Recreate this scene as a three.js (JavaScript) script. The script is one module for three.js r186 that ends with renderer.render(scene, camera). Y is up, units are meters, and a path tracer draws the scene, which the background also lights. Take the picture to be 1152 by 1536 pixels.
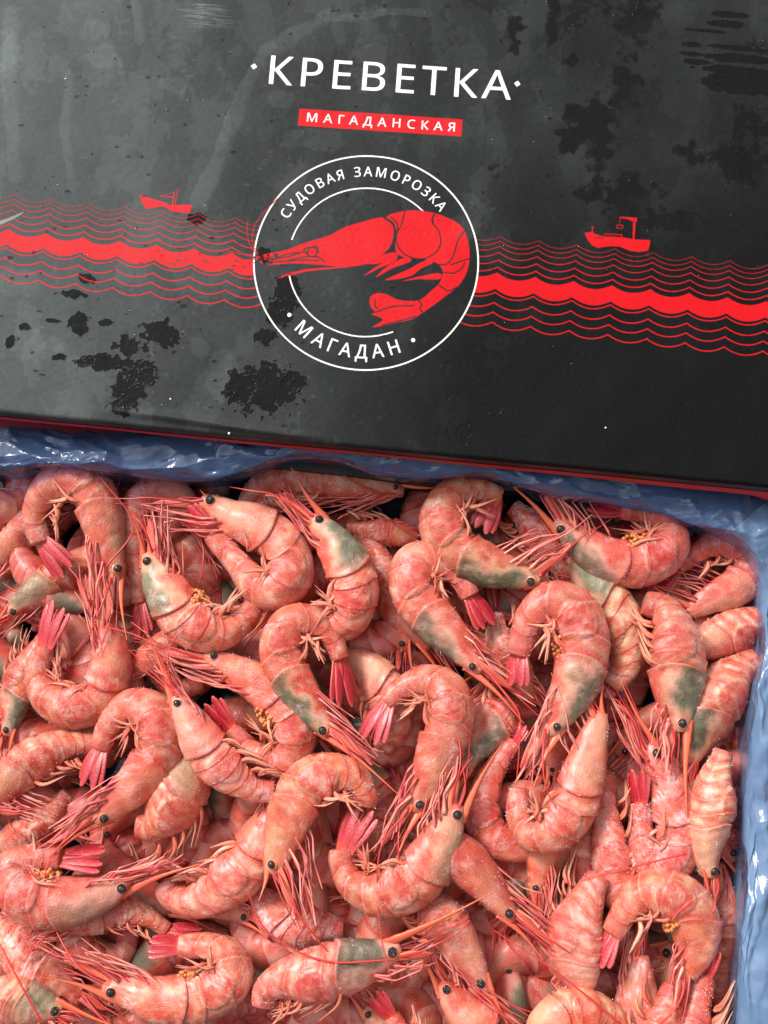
import * as THREE from 'three';
import { ImprovedNoise } from 'three/addons/math/ImprovedNoise.js';
import { mergeGeometries } from 'three/addons/utils/BufferGeometryUtils.js';

// ---------------------------------------------------------------- camera, sky, sun, exposure
const scene = new THREE.Scene();
const MM = 0.001, PX = 0.00025;                       // one photo pixel is about a quarter of a millimetre on the heap
const camera = new THREE.PerspectiveCamera(48.7, 0.75, 0.01, 60);
const PITCH = THREE.MathUtils.degToRad(10), DIST = 0.4243;
camera.position.set(0, DIST * Math.cos(PITCH), DIST * Math.sin(PITCH));
camera.lookAt(0, 0, 0);
camera.updateMatrixWorld(true);
camera.updateProjectionMatrix();

const renderer = new THREE.WebGLRenderer({ antialias: true });
renderer.setSize(768, 1024);
renderer.toneMapping = THREE.LinearToneMapping;
renderer.toneMappingExposure = 1.46;
renderer.shadowMap.enabled = true;

const SUN = new THREE.Vector3(-0.5, 0.68, -0.53).normalize();
{ // bright overcast sky, brightest round the veiled sun
  const w = 256, h = 128, data = new Float32Array(w * h * 4), d = new THREE.Vector3(), n = new ImprovedNoise();
  for (let y = 0; y < h; y++) for (let x = 0; x < w; x++) {
    const el = ((y + 0.5) / h - 0.5) * Math.PI, az = ((x + 0.5) / w - 0.5) * 2 * Math.PI;
    d.set(Math.cos(az) * Math.cos(el), Math.sin(el), Math.sin(az) * Math.cos(el));
    const up = Math.max(0, d.y), ang = Math.acos(Math.min(1, Math.max(-1, d.dot(SUN))));
    let L = 0.5 * (1 + 1.1 * up) * (0.22 + 2.2 * Math.exp(-Math.pow(ang / 0.7, 2)));
    L *= 1 + 0.18 * n.noise(d.x * 2.2 + 3, d.y * 2.2, d.z * 2.2);
    if (d.y < 0) L *= 0.4;
    const i = (y * w + x) * 4;
    data[i] = L * 0.985; data[i + 1] = L; data[i + 2] = L * 1.015; data[i + 3] = 1;
  }
  const t = new THREE.DataTexture(data, w, h, THREE.RGBAFormat, THREE.FloatType);
  t.mapping = THREE.EquirectangularReflectionMapping; t.magFilter = THREE.LinearFilter; t.needsUpdate = true;
  scene.background = t; scene.environment = t;
}
const sun = new THREE.DirectionalLight(0xfffaf3, 2.9);
sun.position.copy(SUN).multiplyScalar(2); sun.castShadow = true; sun.shadow.radius = 34;
Object.assign(sun.shadow.camera, { left: -0.4, right: 0.4, top: 0.4, bottom: -0.4, near: 0.5, far: 4 });
scene.add(sun);

// ---------------------------------------------------------------- helpers
let seed = 1;
function reseed(s) { seed = (s * 2654435761 + 12345) >>> 0; }
function rnd() { seed = (seed + 0x6d2b79f5) | 0; let t = Math.imul(seed ^ (seed >>> 15), 1 | seed); t = (t + Math.imul(t ^ (t >>> 7), 61 | t)) ^ t; return ((t ^ (t >>> 14)) >>> 0) / 4294967296; }
const rr = (a, b) => a + (b - a) * rnd();
const clamp = (x, a = 0, b = 1) => Math.min(b, Math.max(a, x));
const sstep = (a, b, x) => { const t = clamp((x - a) / (b - a)); return t * t * (3 - 2 * t); };
const mix = (a, b, t) => a + (b - a) * t;
const PN = new ImprovedNoise();
const fbm = (x, y, z, o = 4) => { let s = 0, a = 0.5; for (let i = 0; i < o; i++) { s += a * PN.noise(x, y, z); x = x * 2.03 + 7.1; y = y * 2.03 + 3.3; z = z * 2.03 + 1.7; a *= 0.5; } return s; };
const V3 = (x, y, z) => new THREE.Vector3(x, y, z);
const Y = V3(0, 1, 0), CAM = camera.position.clone();
const used = {};
function numbered(name) { used[name] = (used[name] ?? -1) + 1; return used[name] ? `${name}_${String(used[name]).padStart(3, '0')}` : name; }
function thing(name, label, category, group) {
  const o = new THREE.Group(); o.name = numbered(name); o.userData = { label, category };
  if (group) o.userData.group = group;
  scene.add(o); return o;
}
function part(name, geometry, material, parent) {
  const m = new THREE.Mesh(geometry, material); m.name = name; m.castShadow = m.receiveShadow = true; parent.add(m); return m;
}
const rayTo = (px, py) => { const v = V3(px / 576 - 1, 1 - py / 768, 0.5).unproject(camera); return v.sub(CAM).normalize(); };
const at = (px, py, h) => { const r = rayTo(px, py); return CAM.clone().addScaledVector(r, (h - CAM.y) / r.y); };   // where a measured spot lies at height h
function onPlane(px, py, o, n) { const r = rayTo(px, py); return CAM.clone().addScaledVector(r, o.clone().sub(CAM).dot(n) / r.dot(n)); }

function grid(nu, nv, f, colors) { // f(u, v) -> {p, uv, c}
  const pos = [], uv = [], col = [], idx = [];
  for (let i = 0; i <= nu; i++) for (let j = 0; j <= nv; j++) {
    const q = f(i / nu, j / nv, i, j);
    pos.push(q.p.x, q.p.y, q.p.z); uv.push(q.uv[0], q.uv[1]); if (colors) col.push(...q.c);
  }
  for (let i = 0; i < nu; i++) for (let j = 0; j < nv; j++) { const a = i * (nv + 1) + j, b = a + nv + 1; idx.push(a, b, a + 1, b, b + 1, a + 1); }
  const g = new THREE.BufferGeometry();
  g.setAttribute('position', new THREE.Float32BufferAttribute(pos, 3)); g.setAttribute('uv', new THREE.Float32BufferAttribute(uv, 2));
  if (colors) g.setAttribute('color', new THREE.Float32BufferAttribute(col, 3));
  g.setIndex(idx); g.computeVertexNormals(); return g;
}
// a closed tapering body swept along stations {p, D, L}; shape(i, a) gives the offsets along D and L
function sweep(st, n, shape, color) {
  const pos = [], uv = [], col = [], idx = [], R = st.length; let run = 0;
  for (let i = 0; i < R; i++) {
    if (i) run += st[i].p.distanceTo(st[i - 1].p);
    for (let j = 0; j <= n; j++) {
      const a = (j / n) * Math.PI * 2 - Math.PI, [d, l, f = 0] = shape(i, a), s = st[i], F = f ? s.T : s.D;
      pos.push(s.p.x + s.D.x * d + s.L.x * l + F.x * f, s.p.y + s.D.y * d + s.L.y * l + F.y * f, s.p.z + s.D.z * d + s.L.z * l + F.z * f);
      uv.push(run / 0.03, (a * (st[i].r ?? 0.005)) / 0.03);
      col.push(...color(i, a, pos[pos.length - 3], pos[pos.length - 2], pos[pos.length - 1]));
    }
  }
  for (let i = 0; i < R - 1; i++) for (let j = 0; j < n; j++) { const a = i * (n + 1) + j, b = a + n + 1; idx.push(a, a + 1, b, b, a + 1, b + 1); }
  for (const [i, flip] of [[0, 1], [R - 1, 0]]) { // caps
    const c = pos.length / 3, o = i * (n + 1) * 3; let x = 0, y = 0, z = 0;
    for (let j = 0; j < n; j++) { x += pos[o + j * 3]; y += pos[o + j * 3 + 1]; z += pos[o + j * 3 + 2]; }
    pos.push(x / n, y / n, z / n); uv.push(uv[i * (n + 1) * 2], 0); col.push(col[o], col[o + 1], col[o + 2]);
    for (let j = 0; j < n; j++) { const a = i * (n + 1) + j; flip ? idx.push(c, a + 1, a) : idx.push(c, a, a + 1); }
  }
  const g = new THREE.BufferGeometry();
  g.setAttribute('position', new THREE.Float32BufferAttribute(pos, 3)); g.setAttribute('uv', new THREE.Float32BufferAttribute(uv, 2)); g.setAttribute('color', new THREE.Float32BufferAttribute(col, 3));
  g.setIndex(idx); g.computeVertexNormals();
  const N = g.attributes.normal;
  for (let i = 0; i < R; i++) { const a = i * (n + 1), b = a + n, v = V3(N.getX(a) + N.getX(b), N.getY(a) + N.getY(b), N.getZ(a) + N.getZ(b)).normalize(); N.setXYZ(a, v.x, v.y, v.z); N.setXYZ(b, v.x, v.y, v.z); }
  return g;
}
// a thin strand, blade or limb through points; ra and rb are half sizes (along 'face' and across it) as functions of t
function strand(points, ra, rb, face, color, n = 6, steps = 12, stiff = 0) {
  const c = stiff ? new THREE.CatmullRomCurve3(points, false, 'catmullrom', 0.12) : new THREE.CatmullRomCurve3(points, false, 'centripetal'), st = [];
  for (let i = 0; i <= steps; i++) {
    const t = i / steps, T = c.getTangent(t), L = face.clone().addScaledVector(T, -face.dot(T)).normalize();
    if (!(L.lengthSq() > 0.1)) L.set(1, 0, 0);
    st.push({ p: c.getPoint(t), L, D: V3().crossVectors(T, L).normalize().negate(), r: 0.002 });
  }
  return sweep(st, n, (i, a) => { const t = i / steps; return [Math.cos(a) * ra(t), Math.sin(a) * rb(t)]; }, (i, a) => color(i / steps, Math.cos(a)));
}

// ---------------------------------------------------------------- textures shared by the shrimps
function dataTex(w, h, f, srgb) {
  const d = new Uint8Array(w * h * 4);
  for (let y = 0; y < h; y++) for (let x = 0; x < w; x++) { const c = f(x, y), i = (y * w + x) * 4; d[i] = c[0]; d[i + 1] = c[1]; d[i + 2] = c[2]; d[i + 3] = 255; }
  const t = new THREE.DataTexture(d, w, h); t.wrapS = t.wrapT = THREE.RepeatWrapping; t.magFilter = THREE.LinearFilter; t.minFilter = THREE.LinearMipmapLinearFilter; t.generateMipmaps = true;
  if (srgb) t.colorSpace = THREE.SRGBColorSpace; t.needsUpdate = true; return t;
}
const TS = 512;
const lattice = new Float32Array(65536); reseed(11); for (let i = 0; i < 65536; i++) lattice[i] = rnd() * 2 - 1;
const tile = (x, y, f, o = 4, z = 0) => { // value noise that repeats over the tile
  let s = 0, k = 0.5, q = f;
  for (let i = 0; i < o; i++) {
    const X = x / TS * q, Z = y / TS * q, ix = Math.floor(X), iz = Math.floor(Z), fx = X - ix, fz = Z - iz, sx = fx * fx * (3 - 2 * fx), sz = fz * fz * (3 - 2 * fz);
    const h = (a, b) => lattice[(((a % q) + q) % q * 131 + ((b % q) + q) % q * 577 + z * 7919 + i * 1013) & 65535];
    s += k * mix(mix(h(ix, iz), h(ix + 1, iz), sx), mix(h(ix, iz + 1), h(ix + 1, iz + 1), sx), sz); q *= 2; k *= 0.55;
  }
  return s;
};
const grain = new Float32Array(TS * TS), mott = new Float32Array(TS * TS);
reseed(77);
for (let y = 0; y < TS; y++) for (let x = 0; x < TS; x++) { grain[y * TS + x] = clamp(0.42 + tile(x, y, 64, 3) * 0.45 + (rnd() - 0.5) * 0.12); mott[y * TS + x] = tile(x, y, 6, 5, 5); }
for (let k = 0; k < 700; k++) { // ice grains standing off the shell
  const cx = Math.floor(rnd() * TS), cy = Math.floor(rnd() * TS), r = rr(1.2, 3.6), hgt = rr(0.15, 0.5);
  for (let j = -6; j <= 6; j++) for (let i = -6; i <= 6; i++) { const q = Math.hypot(i, j) / r; if (q < 1) grain[((cy + j + TS) % TS) * TS + ((cx + i + TS) % TS)] += hgt * (1 - q * q); }
}
const shellMap = dataTex(TS, TS, (x, y) => { const m = mott[y * TS + x], g = grain[y * TS + x], k = clamp(0.95 + m * 0.16 + (g - 0.5) * 0.12); return [255 * Math.min(1, k + 0.04), 255 * k, 255 * k]; }, true);
const shellBump = dataTex(TS, TS, (x, y) => { const k = 255 * clamp(grain[y * TS + x] * 0.6 + mott[y * TS + x] * 0.16 + 0.2); return [k, k, k]; });
const shellRough = dataTex(TS, TS, (x, y) => { const k = 255 * clamp(0.44 + mott[y * TS + x] * 0.5 + (grain[y * TS + x] - 0.5) * 0.3, 0.22, 0.8); return [k, k, k]; });
const crinkle = (() => { // creased thin film: facets that meet in sharp folds, repeating over the tile
  reseed(19); const pts = (n) => Array.from({ length: n }, () => [rnd() * TS, rnd() * TS, rr(0.6, 1.5)]), A = pts(16), B = pts(70);
  const cone = (S, x, y) => { let b = 1e9; for (const q of S) { let dx = Math.abs(x - q[0]), dy = Math.abs(y - q[1]); dx = Math.min(dx, TS - dx); dy = Math.min(dy, TS - dy); b = Math.min(b, Math.hypot(dx, dy) * q[2]); } return b; };
  return dataTex(TS, TS, (x, y) => { const k = 255 * clamp(cone(A, x, y) / 150 * 0.8 + cone(B, x, y) / 70 * 0.12); return [k, k, k]; });
})();
const M = {
  shell: new THREE.MeshPhysicalMaterial({ vertexColors: true, map: shellMap, bumpMap: shellBump, bumpScale: 0.0004, roughnessMap: shellRough, roughness: 1, specularIntensity: 1, clearcoat: 0.24, clearcoatRoughness: 0.25, transmission: 0.22, thickness: 0.01, ior: 1.4, attenuationColor: new THREE.Color(0.95, 0.35, 0.22), attenuationDistance: 0.012, sheen: 0.1, sheenColor: new THREE.Color(0.9, 0.85, 0.85), sheenRoughness: 0.5 }),
  limb: new THREE.MeshPhysicalMaterial({ vertexColors: true, roughness: 0.38, clearcoat: 0.25, clearcoatRoughness: 0.3 }),
  blade: new THREE.MeshPhysicalMaterial({ vertexColors: true, map: shellMap, bumpMap: shellBump, bumpScale: 0.0003, roughness: 0.36, clearcoat: 0.3, clearcoatRoughness: 0.25 }),
  eye: [0, 1, 2].map((k) => new THREE.MeshPhysicalMaterial({ map: dataTex(64, 64, (x, y) => { const n = fbm(x * 0.12 + k * 9, y * 0.12, k, 3), v = 14 + [40, 150, 90][k] * sstep([0.12, 0.02, 0.06][k], 0.34, n); return [v, v * 0.95, v * 0.92]; }, true), roughness: [0.22, 0.55, 0.38][k], clearcoat: [0.8, 0.1, 0.4][k], clearcoatRoughness: 0.15, bumpMap: shellBump, bumpScale: 0.0005 })),
  roe: new THREE.MeshPhysicalMaterial({ color: new THREE.Color(0.62, 0.19, 0.05), roughness: 0.5, clearcoat: 0.3, clearcoatRoughness: 0.2 }),
  frost: new THREE.MeshPhysicalMaterial({ color: new THREE.Color(0.95, 0.93, 0.92), roughness: 0.3 }),
};

// ---------------------------------------------------------------- shrimp builder
const table = (t, ...k) => { for (let i = 2; i < k.length; i += 2) if (t <= k[i]) return mix(k[i - 1], k[i + 1], sstep(0, 1, (t - k[i - 2]) / (k[i] - k[i - 2])) * 0.5 + 0.5 * clamp((t - k[i - 2]) / (k[i] - k[i - 2]))); return k[k.length - 1]; };
const SEGS = [0.15, 0.2, 0.18, 0.15, 0.13, 0.19];
const TONE = { coral: [0.66, 0.082, 0.038], pale: [0.79, 0.205, 0.115], crimson: [0.46, 0.016, 0.034], rose: [0.8, 0.3, 0.23], cream: [0.88, 0.54, 0.34], red: [0.54, 0.027, 0.026], deep: [0.36, 0.008, 0.02], green: [0.06, 0.085, 0.03], grey: [0.16, 0.2, 0.12], orange: [0.76, 0.24, 0.06], ice: [0.9, 0.61, 0.53] };
const mix3 = (a, b, t) => [mix(a[0], b[0], t), mix(a[1], b[1], t), mix(a[2], b[2], t)];
let made = 0;
function shrimp(label, pts, w, h, o = {}) {
  const id = ++made; reseed(id * 17 + 3);
  const { g = 0, olive = 0.3, pale = 0.25, frost = 0.4, red = 0.25, roe = 0, c = 0.36, roll = 0, legs = 7, pleo = 1, low = 0, ant = 1, crystals = 1 } = o;
  const root = thing('frozen_shrimp', label, 'shrimp', o.group);
  const hs = o.hs ?? pts.map(() => 0), P = pts.map((q, i) => at(q[0], q[1], (h + hs[i]) * MM));
  const curve = new THREE.CatmullRomCurve3(P, false, 'centripetal'), total = curve.getLength();
  let turn = 0;
  for (let i = 2; i < pts.length; i++) turn += Math.sign((pts[i - 1][0] - pts[i - 2][0]) * (pts[i][1] - pts[i - 1][1]) - (pts[i - 1][1] - pts[i - 2][1]) * (pts[i][0] - pts[i - 1][0])) * 1;
  const side = o.side ?? (turn >= 0 ? 1 : -1);
  const wM = w * PX * (o.legs === 0 ? 0.96 : 0.92), A = wM / 2, cl = total * c, ra = THREE.MathUtils.degToRad(roll), off = id * 13.37;
  const frame = (t) => {
    const p = curve.getPointAt(clamp(t)), T = curve.getTangentAt(clamp(t)), V = CAM.clone().sub(p).normalize();
    if (t < 0) p.addScaledVector(T, t * total);
    const L0 = V.addScaledVector(T, -V.dot(T)).normalize(), D0 = V3().crossVectors(L0, T).normalize().multiplyScalar(side);
    const D = D0.clone().multiplyScalar(Math.cos(ra)).addScaledVector(L0, Math.sin(ra)), L = L0.clone().multiplyScalar(Math.cos(ra)).addScaledVector(D0, -Math.sin(ra));
    return { p, T, D, L, r: A };
  };
  // stations: carapace, then six overlapping abdomen segments
  const st = [], info = [], nC = low ? 7 : 26, nS = low ? 3 : 12, nR = low ? 16 : 60;
  const add = (t, seg, s, prof) => { st.push(frame(t)); info.push({ t, seg, s, prof }); };
  const rc = clamp(0.3 * wM / cl, 0.02, 0.5);
  add(-0.25 * rc * c, -1, 0, 0.1); add(-0.18 * rc * c, -1, 0, 0.3);
  for (let i = 0; i <= nC; i++) { const u = i / nC; add(u * c * 0.998, -1, u, table(u, 0, 0.33, 0.1, 0.44, 0.3, 0.62, 0.55, 0.8, 0.85, 0.95, 1, 0.99)); }
  let t0 = c;
  SEGS.forEach((f, k) => {
    const t1 = t0 + f * (1 - c);
    for (let i = 0; i <= nS; i++) { const s = i / nS, t = mix(t0, t1, s), x = (t - c) / (1 - c); add(t - (i === nS ? 0.0015 : 0), k, s, table(x, 0, 0.95, 0.18, 1.0, 0.36, 0.94, 0.52, 0.78, 0.68, 0.6, 0.8, 0.5, 0.92, 0.46, 1, 0.4)); }
    t0 = t1;
  });
  add(1, 5, 1, 0.2);
  const segMid = (k) => { let t = c; for (let i = 0; i < k; i++) t += SEGS[i] * (1 - c); return t + SEGS[k] * (1 - c) * 0.5; };
  const tPl = segMid(1), edge = (q) => (q.seg < 0 ? 152 : q.seg > 4 ? 158 : 120 + 24 * Math.sqrt(Math.sin(Math.PI * clamp(q.s * 0.92 + 0.04))));
  const deg = 180 / Math.PI, depth = o.depth ?? 0.8;
  const shape = (i, a) => {
    const q = info[i], phi = Math.abs(a) * deg; let k = 1;
    const fe = edge(q);
    if (q.seg >= 0) {
      k *= 0.974 + 0.034 * sstep(0, 0.85, q.s) + 0.008 * Math.exp(-(((q.s - 0.93) / 0.05) ** 2));
      const dx = (q.t - tPl) * total, dy = (phi - 96) / deg * A, dd = Math.hypot(dx, dy * 0.9);
      k += 0.12 * sstep(0.74 * A, 0.68 * A, dd) * (1 - 0.2 * sstep(0, 0.6 * A, dd));
    } else k *= 1 + 0.03 * sstep(0.93, 0.985, q.s) - 0.02 * Math.exp(-(((q.s - 0.86) / 0.05) ** 2));
    k *= 1 + 0.035 * sstep(fe - 35, fe - 4, phi) * (q.seg > 4 ? 0 : 1);
    k *= mix(1, q.seg > 4 ? 0.9 : 0.8, sstep(fe - 3, fe + 7, phi));
    const p = st[i].p;
    k *= 1 + 0.05 * PN.noise(p.x * 130 + off + Math.cos(a) * 0.9, p.z * 130 + Math.sin(a) * 0.9, off) + 0.028 * PN.noise(p.x * 420 + off, p.z * 420 + Math.cos(a) * 2.5, Math.sin(a) * 2.5);
    return [Math.cos(a) * A * q.prof * k, Math.sin(a) * A * depth * q.prof * k, A * 0.34 * Math.sin(a) ** 2 * sstep(0, 0.3, q.t / c) * sstep(1.02, 0.8, q.t)];
  };
  const hue = rr(-0.2, 0.15), shade = rr(0.9, 1.08), warm = rr(0.88, 1.06);
  const color = (i, a, x, y, z) => {
    const q = info[i], phi = Math.abs(a) * deg, X = x + off, n1 = fbm(X * 110, y * 110, z * 110, 3), n2 = fbm(X * 330 + 5, y * 330, z * 330, 3), n3 = fbm(X * 1100, y * 1100 + 3, z * 1100, 2);
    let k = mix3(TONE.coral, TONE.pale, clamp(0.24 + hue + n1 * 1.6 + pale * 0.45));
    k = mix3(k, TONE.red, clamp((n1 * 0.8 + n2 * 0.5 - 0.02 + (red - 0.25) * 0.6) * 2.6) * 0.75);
    if (q.seg >= 0) {
      const up = sstep(118, 70, phi), band = Math.exp(-(((q.s - 0.5) / 0.24) ** 2));
      k = mix3(k, TONE.cream, clamp(band * up * (0.18 + pale * 0.75) * (0.75 + n2 * 2.2)));
      k = mix3(k, TONE.red, sstep(0.28, 0.02, q.s) * 0.5 * (1 - pale * 0.5));
      k = mix3(k, TONE.cream, sstep(0.9, 0.97, q.s) * 0.45 * up);
      if (q.seg > 4) k = mix3(k, TONE.red, 0.35);
      if (phi > edge(q) + 2) k = mix3(k, TONE.cream, 0.35);
      const dx = (q.t - tPl) * total, dy = (phi - 96) / deg * A, dd = Math.hypot(dx, dy * 0.9);
      if (dd < 0.74 * A) k = mix3(k, mix3(TONE.red, TONE.coral, clamp(0.5 + n2 * 2.2)), 0.85 * sstep(0.7 * A, 0.55 * A, dd) * (1 - pale * 0.5));
      k = mix3(k, TONE.cream, 0.5 * Math.exp(-(((dd - 0.68 * A) / (0.035 * A)) ** 2)));
    } else {
      k = mix3(k, TONE.coral, 0.25);
      k = mix3(k, TONE.cream, clamp(pale * 0.7 + n1 * 0.9 - 0.1) * sstep(150, 60, phi));
      k = mix3(k, TONE.orange, clamp(n1 * 2 + 0.15 * olive) * 0.5);
      if (g > 0) {
        const f = Math.min((88 * (0.75 + g * 0.3) - phi) / 60, (q.s - 0.12) * 4, (0.99 - q.s) * 9) + n1 * 1.5 + n2 * 0.1;
        k = mix3(k, TONE.cream, 0.65 * clamp(g * 1.5) * sstep(-0.6, 0.0, f));
        k = mix3(k, mix3(TONE.grey, TONE.green, clamp(olive + 0.15 + n2 * 0.6 + n1)), clamp(g * 1.35) * sstep(-0.22, 0.6, f) * 0.96);
      }
      k = mix3(k, TONE.red, 0.3 * sstep(115, 145, phi));
      k = mix3(k, mix3(TONE.coral, TONE.red, 0.3), 0.6 * sstep(0.72, 0.97, q.s) * (1 - 0.6 * g * sstep(100, 60, phi)) * (1 - 0.5 * pale));
    }
    k = mix3(k, TONE.ice, clamp(frost * (0.2 + n3 * 0.7 + n2 * 0.9) - 0.02) * 0.85);
    const bloom = sstep(0.02, 0.3, fbm(X * 170 + 40, y * 170, z * 170, 3)) * clamp(0.15 + frost * 0.75);
    k = mix3(k, TONE.ice, clamp(bloom * (0.6 + n3 * 2.2)));
    return [k[0] * shade, k[1] * shade * warm, k[2] * shade];
  };
  const body = sweep(st, nR, shape, color);
  part('body', body, M.shell, root);

  legs && (o.legs2 = legs + 4);
  const f0 = frame(0), sh = mix3(TONE.red, TONE.pale, rr(0, 0.25));
  const tint = (a, b, v = 0.1) => { const j = rr(-v, v); const A1 = a.map((x) => clamp(x * (1 + j))), B1 = b.map((x) => clamp(x * (1 + j))); return (t) => mix3(A1, B1, t); };
  const lim = low ? [4, 4] : [5, 11];
  // rostrum: long toothed beak
  if (o.rost !== 0) {
    const b0 = f0.p.clone().addScaledVector(f0.D, A * 0.36).addScaledVector(f0.T, cl * 0.16);
    const tip = o.rost ? at(o.rost[0], o.rost[1], (h + (o.rh ?? 4)) * MM) : b0.clone().addScaledVector(f0.T, -cl * rr(0.85, 1.15)).addScaledVector(f0.D, cl * rr(-0.02, 0.16)).addScaledVector(f0.L, cl * rr(0, 0.1));
    const midp = b0.clone().lerp(tip, 0.5).addScaledVector(f0.D, -cl * 0.04);
    const tc = tint(mix3(TONE.coral, TONE.pale, rr(0.1, 0.5)), mix3(TONE.red, TONE.orange, rr(0.2, 0.6)));
    part('rostrum', strand([b0, midp, tip], (t) => wM * (0.085 * (1 - t) ** 1.6 + 0.008) * (1 + 0.3 * Math.abs(((t * 9) % 1) - 0.5)), (t) => wM * (0.036 * (1 - t) + 0.005), f0.L, (t) => tc(t), 6, low ? 5 : 27), M.limb, root);
  }
  // eyes on short stalks
  for (const s of roll > 25 || low ? [1, -1] : [1]) {
    if (o.eye === 0) break;
    const b = frame(c * 0.09), e = b.p.clone().addScaledVector(b.D, A * (o.eyeD ?? 0.16)).addScaledVector(b.L, s * A * depth * rr(0.36, 0.44)), r = wM * rr(0.07, 0.092);
    const eg = new THREE.SphereGeometry(r, low ? 8 : 18, low ? 6 : 14); eg.scale(1, 0.94, 1.08); eg.rotateX(rr(0, 3)); eg.rotateZ(rr(0, 3)); eg.translate(e.x, e.y, e.z);
    part('eye', eg, M.eye[Math.floor(rr(0, 2.99))], root);
    if (!low) { const sc = tint(TONE.cream, TONE.pale); part('eye_stalk', strand([b.p.clone().addScaledVector(b.T, cl * 0.06), b.p.clone().lerp(e, 0.6), e.clone().addScaledVector(b.L, s * r * 0.12).addScaledVector(b.D, -r * 0.15)], () => r * 1.16, () => r * 1.16, b.L, (t) => sc(t), 7, 4), M.limb, root); }
  }
  const fwd = (o.ldir ? at(o.ldir[0], o.ldir[1], h * MM).sub(f0.p).normalize() : f0.T.clone().negate());
  const jitter = (m) => V3(rr(-m, m), rr(-m, m) * 0.5, rr(-m, m));
  // antennal scales, antennules, antennae
  for (let k = 0; k < (low ? 1 : 2); k++) {
    const b = f0.p.clone().addScaledVector(f0.D, -A * (0.12 + k * 0.14)).addScaledVector(f0.L, A * depth * (0.32 - k * 0.3)), tip = b.clone().addScaledVector(fwd, cl * rr(0.5, 0.7)).addScaledVector(f0.D, -A * rr(0, 0.25));
    const tc = tint(mix3(TONE.pale, TONE.coral, rr(0.2, 0.8)), TONE.red, 0.15);
    part('antennal_scale', strand([b.clone().addScaledVector(f0.T, cl * 0.08), b.clone().lerp(tip, 0.5), tip], (t) => wM * 0.085 * Math.pow(Math.sin(Math.PI * clamp(0.18 + t * 0.8)), 0.7), () => wM * 0.016, f0.L.clone().addScaledVector(f0.D, rr(-0.4, 0.4)), (t, q) => mix3(tc(t), TONE.cream, 0.4 * Math.abs(q) ** 4), low ? 6 : 8, low ? 4 : 9), M.blade, root);
  }
  for (let k = 0; k < (low ? 1 : 4); k++) {
    const b = f0.p.clone().addScaledVector(f0.D, A * rr(-0.1, 0.12)).addScaledVector(f0.L, A * depth * rr(-0.2, 0.4)), q1 = b.clone().addScaledVector(fwd, cl * rr(0.3, 0.5)).addScaledVector(f0.D, A * rr(-0.2, 0.15)), q2 = q1.clone().addScaledVector(fwd, cl * rr(0.3, 0.7)).add(jitter(cl * 0.14));
    const tc = tint(mix3(TONE.crimson, TONE.rose, rr(0, 0.6)), TONE.red, 0.2);
    part('antennule', strand([b, q1, q2], (t) => wM * mix(0.026, 0.008, t), (t) => wM * mix(0.026, 0.008, t), f0.L, (t) => tc(t), lim[0], lim[1]), M.limb, root);
  }
  const ac = tint(TONE.red, mix3(TONE.red, TONE.coral, 0.4), 0.2);
  const antPaths = o.feel ?? [];
  if (!low) for (const path of antPaths) part('antenna', strand(path.map((q, i) => at(q[0], q[1], (h + (q[2] ?? 8)) * MM)), (t) => PX * mix(1.7, 0.7, t), (t) => PX * mix(1.7, 0.7, t), Y, (t) => ac(t), 5, 26), M.limb, root);
  for (let k = 0; k < (low ? 0 : ant); k++) {
    const b = f0.p.clone().addScaledVector(f0.D, -A * 0.15).addScaledVector(f0.L, A * depth * 0.3), len = cl * rr(0.9, 1.8), bend = rr(-0.6, 0.6), S = f0.D;
    const pth = [b]; for (let j = 1; j <= 4; j++) { const u = j / 4; pth.push(b.clone().addScaledVector(fwd, len * u * (1 - 0.15 * u)).addScaledVector(S, len * bend * u * u).addScaledVector(Y, 0.004 * Math.sin(u * 3) + rr(0, 0.002)).add(jitter(len * 0.02))); }
    part('antenna', strand(pth, (t) => PX * mix(1.9, 0.75, t), (t) => PX * mix(1.9, 0.75, t), Y, (t) => ac(t), 5, 20), M.limb, root);
  }
  // walking legs: bundled forward along the belly
  for (let k = 0; k < (low ? Math.min(legs, 3) : o.legs2 ?? 0); k++) {
    const u = clamp((k + rr(-0.3, 1.3)) / o.legs2) ** 1.3, b = frame(c * mix(0.12, 0.85, u)), thick = k < 2 ? 1.5 : 1, lat = rr(-0.1, 0.95) * A * depth;
    const r0 = b.p.clone().addScaledVector(b.D, -A * 0.45 * (0.55 + 0.45 * u)).addScaledVector(b.L, lat * 0.7), dir = b.T.clone().negate().lerp(fwd, 0.75).normalize();
    const r1 = r0.clone().addScaledVector(b.D, -A * rr(0.02, 0.3)).addScaledVector(dir, cl * rr(0.15, 0.35)).addScaledVector(b.L, A * rr(-0.05, 0.25));
    const r2 = r1.clone().addScaledVector(dir, cl * rr(0.28, 0.5)).addScaledVector(b.D, A * rr(-0.15, 0.3)).add(jitter(cl * 0.035));
    const r3 = r2.clone().addScaledVector(dir, cl * rr(0.12, 0.42)).addScaledVector(b.D, A * rr(-0.22, 0.2)).add(jitter(cl * 0.06));
    const tc = tint(mix3(mix3(TONE.red, TONE.crimson, rr(0, 1)), TONE.rose, rr(0, 1) ** 2 * 0.9), mix3(TONE.crimson, TONE.rose, rr(0, 0.8)), 0.2), rad = wM * 0.023 * thick * rr(0.75, 1.2);
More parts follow.
